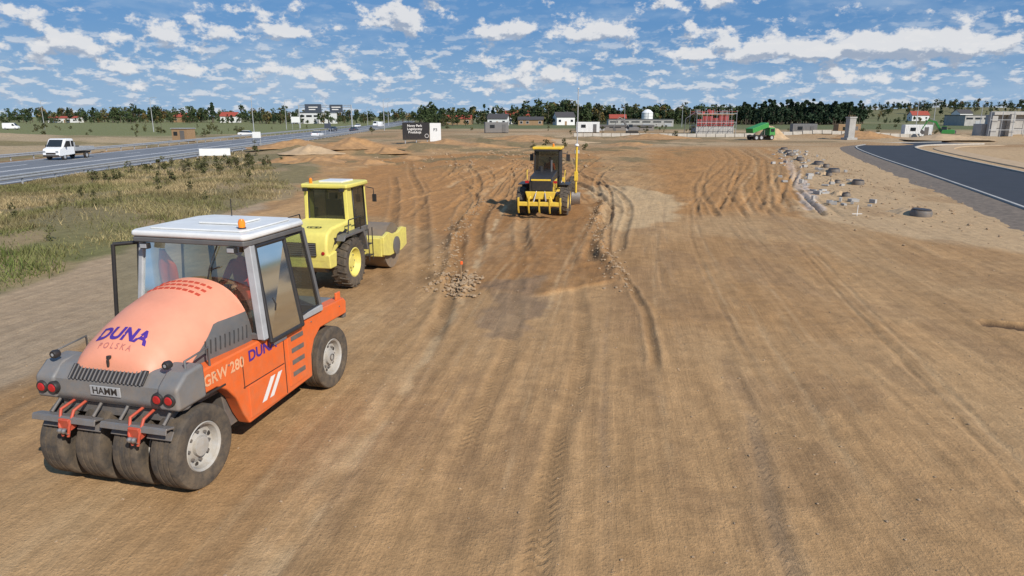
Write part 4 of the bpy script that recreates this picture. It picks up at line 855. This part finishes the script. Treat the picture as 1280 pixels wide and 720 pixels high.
def excavator(x,y,head,paint,sc=1):
    P=empty('excavator',(x,y,hz(x,y)),head); P.scale=(sc,)*3
    for s in (-1,1): prism('track',[(-1.9,.15),(-2.1,.5),(-1.8,.85),(1.8,.85),(2.1,.5),(1.9,.15),(1.5,0),(-1.5,0)],'x',s*.8,s*1.35,M['black'],P,bevel=.05)
    box('undercarriage',0,0,.6,1.8,1.8,.5,M['dgrey'],P); taper('house',-1.3,1.3,-2.1,1.2,1.0,-1.25,1.25,-2.0,1.1,2.1,paint,P,bevel=.08)
    taper('operator_cab',-1.25,-.35,-.1,1.35,1.6,-1.2,-.4,0,1.2,2.95,M['dglass'],P,bevel=.05); box('cab_roof',-.8,.6,3.0,.95,1.35,.1,paint,P); box('counterweight',0,-2.15,1.5,2.4,.5,.9,M['dgrey'],P,bevel=.1)
    prism('boom',[(.9,1.6),(2.6,4.4),(4.8,4.9),(4.9,4.6),(2.9,3.9),(1.5,1.5)],'x',-.05,.35,paint,P); prism('stick',[(4.4,5.2),(4.9,4.9),(6.2,2.2),(5.95,2.1)],'x',0,.3,paint,P)
    prism('bucket',[(6.2,2.3),(5.4,1.6),(5.3,.9),(5.9,.7),(6.4,1.3)],'x',-.45,.75,M['dgrey'],P); tube('boom_cylinder',[(.15,1.4,1.3),(.15,3.0,3.9)],.1,M['steel'],P); tube('stick_cylinder',[(.15,2.8,4.6),(.15,4.5,5.3)],.09,M['steel'],P)
excavator(93,150,-60,M['green'],.75); excavator(30,175,-85,M['mgrey'],.75); excavator(135,175,60,M['gyellow'],.8)
def dumper():
    P=empty('green_dump_truck',(50.6,143,0),70); g=M['green']
    for s in (-1,1):
        for y in (-1.6,-.4,2.2): rwheel(P,s*1.0,y,.55,.4)
    box('chassis',0,0,.85,.9,5.6,.3,M['black'],P); taper('cab',-1.1,1.1,1.6,3.1,.9,-1.05,1.05,1.65,2.9,2.5,g,P,bevel=.08); box('windscreen',0,3.02,1.95,1.9,.06,.7,M['dglass'],P,rot=(R(6),0,0))
    for s in (-1,1): box('side_window',s*1.09,2.3,1.95,.05,.9,.6,M['dglass'],P)
    prism('tipping_body',[(-2.5,1.4),(-2.7,2.3),(1.1,3.5),(1.4,2.6)],'x',-1.1,1.1,g,P,bevel=.05); tube('tipping_ram',[(0,1.2,.9),(0,1.1,2.8)],.1,M['steel'],P)
dumper()
def heap(name,x,y,r,h,mat,seed=0,el=1.):
    n=48;rings=18;v=[(0,0,h)];f=[]
    for i in range(1,rings+1):
        t=i/rings
        for j in range(n):
            a=2*math.pi*j/n; q=r*t*(1+.18*math.sin(a*3+seed)+.1*math.sin(a*5+seed*2)+.06*math.sin(a*9+seed*5)); px,py=q*math.cos(a)*el,q*math.sin(a)
            nz=float(fbm(np.array([px*1.6/r*2+seed*7]),np.array([py*1.6/r*2]),int(seed)+5,4)[0])
            z=h*(.5+.5*math.cos(math.pi*t))*(.55+.9*nz)-(.10 if i==rings else 0); v.append((px,py,z))
    v[0]=(0,0,float(np.mean([v[k][2] for k in range(1,n+1)])))
    for j in range(n): f.append((0,1+j,1+(j+1)%n))
    for i in range(rings-1):
        for j in range(n): f.append((1+i*n+j,1+(i+1)*n+j,1+(i+1)*n+(j+1)%n,1+i*n+(j+1)%n))
    return mesh_obj(name,v,f,mat,None,(x,y,hz(x,y)-.03),smooth=60)
for i,(x,y,r,h,m) in enumerate([(54,147,3.5,2.6,'sand'),(-21,92,4.5,1.1,'soil'),(-25,86,3,.8,'sand'),(-30,97,5,.9,'soil'),(-11,115,6,.8,'soil'),(2,130,8,1.0,'soil'),(9,126,5,.7,'sand'),(30,150,7,.9,'soil'),(75,150,6,1.3,'soil'),(83,135,6,.8,'sand'),(102,128,7,1.0,'soil'),(-18.5,66,2.2,.5,'soil'),(-14.5,70,1.8,.4,'soil'),(20,118,4,.5,'soil'),(-5,108,4,.6,'soil'),(-24,74,2.4,.5,'soil'),(-19,78,2.,.5,'soil'),(-16,88,2.6,.6,'soil'),(-12,80,1.8,.35,'soil')]):
    heap('soil_mound' if m=='soil' else 'sand_mound',x,y,r,h,M[m],i,1.3)
# ------------------------------------------------------------------ manhole rings, debris
def ring(x,y,r=.55,h=.32):
    P=empty('manhole_ring',(x,y,0)); P.rotation_euler=(R(random.uniform(-4,4)),R(random.uniform(-6,6)),0)
    lathe('ring',[(r*.78,.0),(r*1.0,.0),(r*1.0,h*.6),(r*.9,h),(r*.78,h),(r*.78,0)],M['dgrey'],P,axis='z',seg=28)
    lathe('cover',[(r*.85,h),(r*.85,h+.05),(.001,h+.07)],M['black'],P,axis='z',seg=28)
for x,y,r,h in ((20.2,33.6,.50,.30),(24.9,49.5,.42,.3),(23.9,50.5,.2,.2),(28.2,60.5,.5,.3),(26.2,57,.25,.25),(31,70,.5,.3),(30,66,.3,.3),(32,77,.45,.3),(34.5,86,.5,.3),(37,93,.45,.3),(39.5,101,.5,.3),(20.5,42,.25,.2)):
    ring(x,y,r,h); heap('sand_mound',x-.1,y+.9,r*2.2,.28,M['sand'],x)
v=[];f=[]
for _ in range(70):
    t=random.random(); x=17+t*21+random.gauss(0,1.6)+1; y=36+t*62; a,b,c=[random.uniform(.06,.26) for _ in range(3)]; q=random.uniform(0,3); o=len(v)
    for dz in (0,c):
        for (p_,r_) in ((-a,-b),(a,-b),(a,b),(-a,b)): v.append((x+p_*math.cos(q)-r_*math.sin(q),y+p_*math.sin(q)+r_*math.cos(q),dz))
    f+=[tuple(o+i for i in t_) for t_ in BF]
mesh_obj('concrete_rubble',v,f,M['concrete'],None,smooth=0)
v=[];f=[]
ico=[(0,0,1),(.89,0,.45),(.28,.85,.45),(-.72,.53,.45),(-.72,-.53,.45),(.28,-.85,.45),(.72,.53,-.45),(-.28,.85,-.45),(-.89,0,-.45),(-.28,-.85,-.45),(.72,-.53,-.45),(0,0,-1)]
icf=[(0,1,2),(0,2,3),(0,3,4),(0,4,5),(0,5,1),(1,6,2),(2,7,3),(3,8,4),(4,9,5),(5,10,1),(6,7,2),(7,8,3),(8,9,4),(9,10,5),(10,6,1),(11,7,6),(11,8,7),(11,9,8),(11,10,9),(11,6,10)]
def stone(x,y,s,z=0):
    if 4<y<60 and -14<x<22:
        z+=float(H[np.searchsorted(ys,y)-1,np.searchsorted(xs,x)-1])
    o=len(v); k=[random.uniform(.7,1.3) for _ in range(3)]
    for a in ico: q=random.uniform(.8,1.2); v.append((x+a[0]*s*k[0]*q,y+a[1]*s*k[1]*q,z+s*.3+a[2]*s*.6*q))
    f.extend([tuple(o+i for i in t) for t in icf])
for _ in range(1500):
    y=5+45*random.random()**1.6; x=random.uniform(-13,14)+y*.08; stone(x,y,random.uniform(.006,.022)*(1+y*.012))
for _ in range(800):
    y=random.uniform(18.5,40); side=random.random()<.5; xe=np.interp(y,[18,24,31,40],[-2.1,-2.2,-2.4,-1.5] if side else [3.2,3.3,3.9,5.4]); stone(xe+random.gauss(0,.25),y,random.uniform(.015,.06))
for _ in range(420):
    t=random.random(); stone(18+t*22+random.gauss(0,2.2),30+t*66+random.gauss(0,3),random.uniform(.03,.10))
for _ in range(200): stone(-1.45+random.gauss(0,.28),19.3+random.gauss(0,.6),random.uniform(.02,.07),.03)
for _ in range(300): stone(random.uniform(-30,10),random.uniform(62,110),random.uniform(.06,.2))
mesh_obj('gravel_stones',v,f,M['stone'],None,smooth=0)
stk=empty('marker_stake',(-1.5,19.6,0)); box('stake',0,0,.3,.04,.04,.75,M['wood'],stk); box('flag_tape',.02,0,.62,.07,.05,.1,M['vest'],stk)
stk=empty('marker_stake',(17.0,33.5,0)); box('stake',0,0,.25,.03,.03,.6,M['cwhite'],stk); box('crossbar',.0,0,.12,.5,.03,.03,M['cwhite'],stk)
# ------------------------------------------------------------------ vegetation
def leafmesh(name,V,Q,Cc,mat):
    V=np.concatenate(V).astype(np.float32); k=Q; n=len(V)//k
    me=bpy.data.meshes.new(name); me.vertices.add(len(V)); me.vertices.foreach_set('co',V.ravel()); me.loops.add(len(V)); me.loops.foreach_set('vertex_index',np.arange(len(V),dtype=np.int32)); me.polygons.add(n); me.polygons.foreach_set('loop_start',np.arange(0,len(V),k,dtype=np.int32))
    a=me.color_attributes.new('Col','FLOAT_COLOR','POINT'); cc=np.ones((len(V),4),np.float32); cc[:,:3]=np.repeat(np.concatenate(Cc),k,axis=0); a.data.foreach_set('color',cc.ravel())
    me.update(calc_edges=True); me.materials.append(mat); return me
leafm=mat_attr('foliage')
def trees(name,specs):
    V=[];Cc=[];tv=[];tf=[]
    for (x,y,h,kind) in specs:
        z0=hz(x,y); 
        if kind=='pine': base=np.array((.032,.052,.028)); 
        elif kind=='autumn': base=np.array((.13,.095,.035))
        elif kind=='bush': base=np.array((.085,.085,.035))
        else: base=np.array((.05,.07,.028))
        base=base*rng.uniform(.75,1.25); w=h*(.20 if kind=='pine' else .36); nb=7 if kind!='bush' else 5; z1=.14 if kind!='bush' else .02
        o=len(tv); r=h*.025
        for k in range(5): a=k*1.2566; tv.append((x+r*math.cos(a),y+r*math.sin(a),z0-.2))
        for k in range(5): a=k*1.2566; tv.append((x+r*.3*math.cos(a),y+r*.3*math.sin(a),z0+h*.8))
        tf.extend([(o+k,o+(k+1)%5,o+5+(k+1)%5,o+5+k) for k in range(5)])
        for b in range(nb):
            t=rng.uniform(0,1); zz=h*(z1+.10+(.84-z1)*t*.95)
            if kind=='pine': rr_=w*(1.05-t)*.9; bs=h*.13*(1.25-t)
            else: rr_=w*math.sqrt(max(.05,1-(2*t-.75)**2))*.8; bs=h*.17
            a=rng.uniform(0,6.28); cx,cy=rr_*math.cos(a)*rng.uniform(.3,1),rr_*math.sin(a)*rng.uniform(.3,1)
            if b<3:
                o=len(tv); q=h*.008
                for (px,py,pz,q_) in ((x,y,z0+zz*.55,q*1.6),(x+cx,y+cy,z0+zz,q*.5)):
                    for k in range(3): aa=k*2.094; tv.append((px+q_*math.cos(aa),py+q_*math.sin(aa),pz))
                tf.extend([(o+k,o+(k+1)%3,o+3+(k+1)%3,o+3+k) for k in range(3)])
            n=28; g=rng.normal(0,1,(n,3)); g/=np.linalg.norm(g,axis=1)[:,None]; g*=rng.uniform(.3,1,(n,1))**.5
            c=np.array((x+cx,y+cy,z0+zz))+g*bs*np.array((1.1,1.1,.85))
            s=h*.035*rng.uniform(.6,1.5,(n,1)); u=rng.normal(0,1,(n,3)); u/=np.linalg.norm(u,axis=1)[:,None]; w_=np.cross(u,rng.normal(0,1,(n,3))); w_/=np.linalg.norm(w_,axis=1)[:,None]
            V.append(np.stack([c-u*s-w_*s*.6,c+u*s-w_*s,c+u*s*.8+w_*s,c-u*s+w_*s*.9],1).reshape(-1,3)); Cc.append(base*rng.uniform(.65,1.35,(n,1))*rng.uniform(.8,1.2))
    me=leafmesh(name,V,4,Cc,leafm); P=empty(name,(0,0,0)); o=bpy.data.objects.new('foliage',me); o.parent=P; link(o); mesh_obj('trunks',tv,tf,M['bark'],P,smooth=0)
def kindr(): return random.choices(['dec','pine','autumn','bush'],[5,3,.9,1.4])[0]
S=[]
def row(u0,u1,Y0,Y1,n,h0,h1,kinds=None):
    for _ in range(n):
        y=random.uniform(Y0,Y1); x=random.uniform(u0,u1)*y; S.append((x,y,random.uniform(h0,h1)*random.uniform(.7,1.1),kinds or kindr()))
row(-.86,-.12,500,680,300,7,12); row(-.86,-.2,420,480,110,2.5,7); row(-.6,-.42,500,560,40,10,15); row(-.36,-.26,420,470,30,7,10)
row(-.13,.13,400,480,140,8,14); row(-.13,-.06,330,370,16,6,9); row(.05,.22,430,530,120,9,14); row(.18,.36,440,530,110,8,12); row(-.12,.34,380,430,100,2.5,6)
trees('distant_tree_line',S); S=[]
row(.325,.50,395,470,230,11,15,'pine'); row(.33,.47,385,395,40,8,12,'pine'); row(.24,.34,400,450,50,8,12)
trees('pine_forest',S); S=[]
row(.5,.9,560,760,240,5,9); row(.52,.9,400,520,80,2.5,6)
trees('hillside_woodland',S); S=[]
for x,y,h in ((10.5,100,1.6),(5,104,1.8),(3,101,1.3),(8,106,1.8),(-31,84,1.3),(-34,92,1.5),(-29,64,1.1),(-28.5,61,1.0),(-27,66,1.2),(35,150,2),(85,170,2.5),(100,165,2),(-66,150,2),(-70,180,3),(-100,200,4),(-90,210,3),(-80,190,2.5),(-120,180,3)): S.append((x,y,h,'bush'))
for _ in range(90): y=random.uniform(160,280); S.append((random.uniform(-.7,.75)*y,y,random.uniform(.9,2.6),'bush'))
for _ in range(60): y=random.uniform(48,75); S.append((random.uniform(-33,-19-(y-48)*.2),y,random.uniform(.5,1.2),'bush'))
for _ in range(25): y=random.uniform(22,48); S.append((random.uniform(-30,-15.5),y,random.uniform(.35,.8),'bush'))
S=[s for s in S if not (road_r(s[1])-RW-2<s[0]<road_r(s[1])+2)]
trees('shrubs',S)
def blades(name,n,xr,yr,h0,h1,w,colf,maskf):
    x=rng.uniform(*xr,n); y=yr[0]+(yr[1]-yr[0])*rng.uniform(0,1,n)**1.35; k=maskf(x,y)>rng.uniform(0,1,n); x=x[k];y=y[k];n=len(x)
    z=base_h(x,y)-.02; h=rng.uniform(h0,h1,n)*(.25+1.5*fbm(x*.6,y*.6,123,4)**1.6); a=rng.uniform(0,6.28,n); l=h*rng.uniform(.3,1.0,n); b=rng.uniform(0,6.28,n); ww=w*(1+y*.02)*rng.uniform(.6,1.4,n)
    p0=np.stack([x-np.cos(a)*ww,y-np.sin(a)*ww,z],1);p1=np.stack([x+np.cos(a)*ww,y+np.sin(a)*ww,z],1);p2=np.stack([x+np.cos(b)*l,y+np.sin(b)*l,z+h],1)
    V=np.stack([p0,p1,p2],1).reshape(-1,3); me=leafmesh(name,[V],3,[colf(x,y)],leafm); o=bpy.data.objects.new(name,me); link(o)
def gmask(x,y):
    e=-13.9+(fbm(x*0+2,y*.4,7,3)-.5)*1.6; e=np.where(y>44,-13.9-(y-44)*.45,e); rrr=road_r(y)+.4
    return (sst(e+.4,e-.8,x)*(x>rrr))*(.10+.95*sst(.38,.58,fbm(x*.35,y*.35,133,4)))
def gcol(x,y):
    n=len(x); t=fbm(x*.28,y*.28,141,4); gr=sst(31,19,y-(x+14)*.35)*.85+.35*sst(.52,.6,fbm(x*.15,y*.15,145,3)); dry=np.array((.38,.29,.155)); olive=np.array((.20,.165,.08)); gn=np.array((.12,.155,.04))
    m=sst(.38,.56,t)[:,None]; c=dry*m+olive*(1-m); gr=np.clip(gr+rng.uniform(-.2,.2,n),0,1)[:,None]; c=c*(1-gr)+gn*gr; return c*rng.uniform(.55,1.3,(n,1))
blades('verge_grass',180000,(-37,-13),(14,60),.10,.42,.012,gcol,gmask)
blades('roadside_grass',50000,(-42,-15),(50,130),.12,.38,.016,gcol,lambda x,y:gmask(x,y)*.7)
# ------------------------------------------------------------------ camera, light, sky
cam=bpy.data.cameras.new('camera'); cam.lens=24; cam.sensor_width=36; cam.clip_end=9000; co=bpy.data.objects.new('camera',cam); co.location=(0,0,4.8); co.rotation_euler=(R(90-14.15),0,0); link(co); scene.camera=co
el=R(37); az=R(143)
sd=Vector((math.sin(az)*math.cos(el),math.cos(az)*math.cos(el),math.sin(el)))
su=bpy.data.lights.new('sun','SUN'); su.energy=4.95; su.angle=R(.5); su.color=(1,.945,.86); so=bpy.data.objects.new('sun',su); so.rotation_euler=sd.to_track_quat('Z','Y').to_euler(); so.location=(20,-20,40); link(so)
w=bpy.data.worlds.new('World'); scene.world=w; w.use_nodes=True; t=w.node_tree; N=t.nodes; L=t.links.new; bg=N['Background']; bg.inputs[1].default_value=.09
sky=N.new('ShaderNodeTexSky'); sky.sky_type='NISHITA'; sky.sun_disc=False; sky.sun_elevation=el; sky.sun_rotation=az; sky.air_density=1.0; sky.dust_density=.6; sky.ozone_density=2.5
tc=N.new('ShaderNodeTexCoord'); sp=N.new('ShaderNodeSeparateXYZ'); L(tc.outputs['Generated'],sp.inputs[0])
def mth(op,a,b=None,c=None,clamp=False):
    q=N.new('ShaderNodeMath'); q.operation=op; q.use_clamp=clamp
    for i,x in enumerate((a,b,c)):
        if x is None: continue
        if isinstance(x,(int,float)): q.inputs[i].default_value=x
        else: L(x,q.inputs[i])
    return q.outputs[0]
def mr(v,a,b,c,d,sm=True):
    q=N.new('ShaderNodeMapRange'); q.interpolation_type='SMOOTHSTEP' if sm else 'LINEAR'
    for i,x in enumerate((a,b,c,d)): q.inputs[i+1].default_value=x
    L(v,q.inputs[0]); return q.outputs[0]
azn=mth('ARCTAN2',sp.outputs[0],sp.outputs[1]); z=sp.outputs[2]
def layer(kx,kz,seed,dz,det=6,ro=.6,dx=0.):
    cb=N.new('ShaderNodeCombineXYZ'); L(mth('MULTIPLY_ADD',azn,kx,seed+dx*kx),cb.inputs[0]); L(mth('MULTIPLY',mth('ADD',z,dz),kz),cb.inputs[1])
    n=N.new('ShaderNodeTexNoise'); n.noise_dimensions='2D'; n.inputs['Scale'].default_value=1; n.inputs['Detail'].default_value=det; n.inputs['Roughness'].default_value=ro; L(cb.outputs[0],n.inputs['Vector']); return n.outputs[0]
def blobs(lst,dz):
    tot=None; zz_=mth('ADD',z,dz) if dz else z
    for (a,zz,sa,sz,am) in lst:
        dx=mth('DIVIDE',mth('SUBTRACT',azn,a),sa); dy=mth('DIVIDE',mth('SUBTRACT',zz_,zz),sz)
        dy=mth('MAXIMUM',dy,mth('MULTIPLY',dy,-2.0))   # flat bases, rounded tops
        q=mth('MULTIPLY_ADD',dx,dx,mth('MULTIPLY',dy,dy)); e=mth('DIVIDE',am,mth('ADD',1.,mth('MULTIPLY',q,q))); tot=e if tot is None else mth('ADD',tot,e)
    return tot
# individual cumulus clouds: azimuth (rad), sin(elevation), half width, half height, weight
BL=[(.30,.083,.05,.022,.30),(.375,.077,.04,.012,.24),(.435,.081,.05,.021,.30),(.51,.075,.06,.022,.29),(.575,.078,.045,.020,.25),(.665,.072,.03,.012,.22),(-.01,.110,.045,.016,.23),(.105,.108,.05,.020,.28),(-.158,.120,.05,.025,.26),(-.32,.106,.05,.020,.26),(-.42,.100,.04,.018,.22),(-.56,.075,.045,.017,.24),(-.50,.085,.05,.012,.20),(-.62,.104,.045,.018,.22),(.255,.142,.06,.016,.22),(.0,.055,.05,.020,.24),(.08,.05,.04,.014,.2),(.24,.078,.03,.013,.2),(.43,.045,.10,.012,.18),(-.10,.160,.06,.013,.22),(-.24,.052,.08,.014,.2),(-.44,.055,.09,.013,.2)]
d0=mth('ADD',layer(26,40,3.3,0,7,.62),blobs(BL,0)); d1=mth('ADD',layer(26,40,3.3,.011,5,.55,.006),blobs(BL,.013))
c1=mr(d0,.60,.76,0,1); sh=mr(mth('SUBTRACT',d0,d1),-.11,.085,0,1)
e0=layer(32,90,8.1,0,6,.6); e1=layer(32,90,8.1,.005,5,.55)
c2=mth('MULTIPLY',mr(e0,.49,.64,0,1),mth('MULTIPLY',mr(z,.06,.13,1,.15),.85)); sh2=mr(mth('SUBTRACT',e0,e1),-.07,.07,0,1)
ci=mth('MULTIPLY',mr(layer(5,16,12.,0,4,.65),.45,.75,0,1),.35)
def mixc(fac,a,b):
    q=N.new('ShaderNodeMix'); q.data_type='RGBA'
    if isinstance(fac,float): q.inputs['Factor'].default_value=fac
    else: L(fac,q.inputs['Factor'])
    for k,x in (('A',a),('B',b)):
        if isinstance(x,tuple): q.inputs[k].default_value=(*x,1)
        else: L(x,q.inputs[k])
    return q.outputs['Result']
base=mixc(.75,sky.outputs[0],(.75,2.6,6.0)) 
base=mixc(mr(z,-.02,.12,.75,0),base,(3.9,5.8,7.9))
o1=mixc(ci,base,(5.2,6.5,8.0))
o2=mixc(c2,o1,mixc(sh2,(4.3,5.2,6.6),(7.4,7.8,8.4)))
o3=mixc(mth('MULTIPLY',c1,.90),o2,mixc(sh,(3.9,4.6,5.8),(8.7,8.7,8.8)))
L(o3,bg.inputs[0])
w.cycles.sampling_method='MANUAL'; w.cycles.sample_map_resolution=512
scene.view_settings.view_transform='Standard'; scene.view_settings.look='None'; scene.view_settings.exposure=0
print('verts',nx*ny)
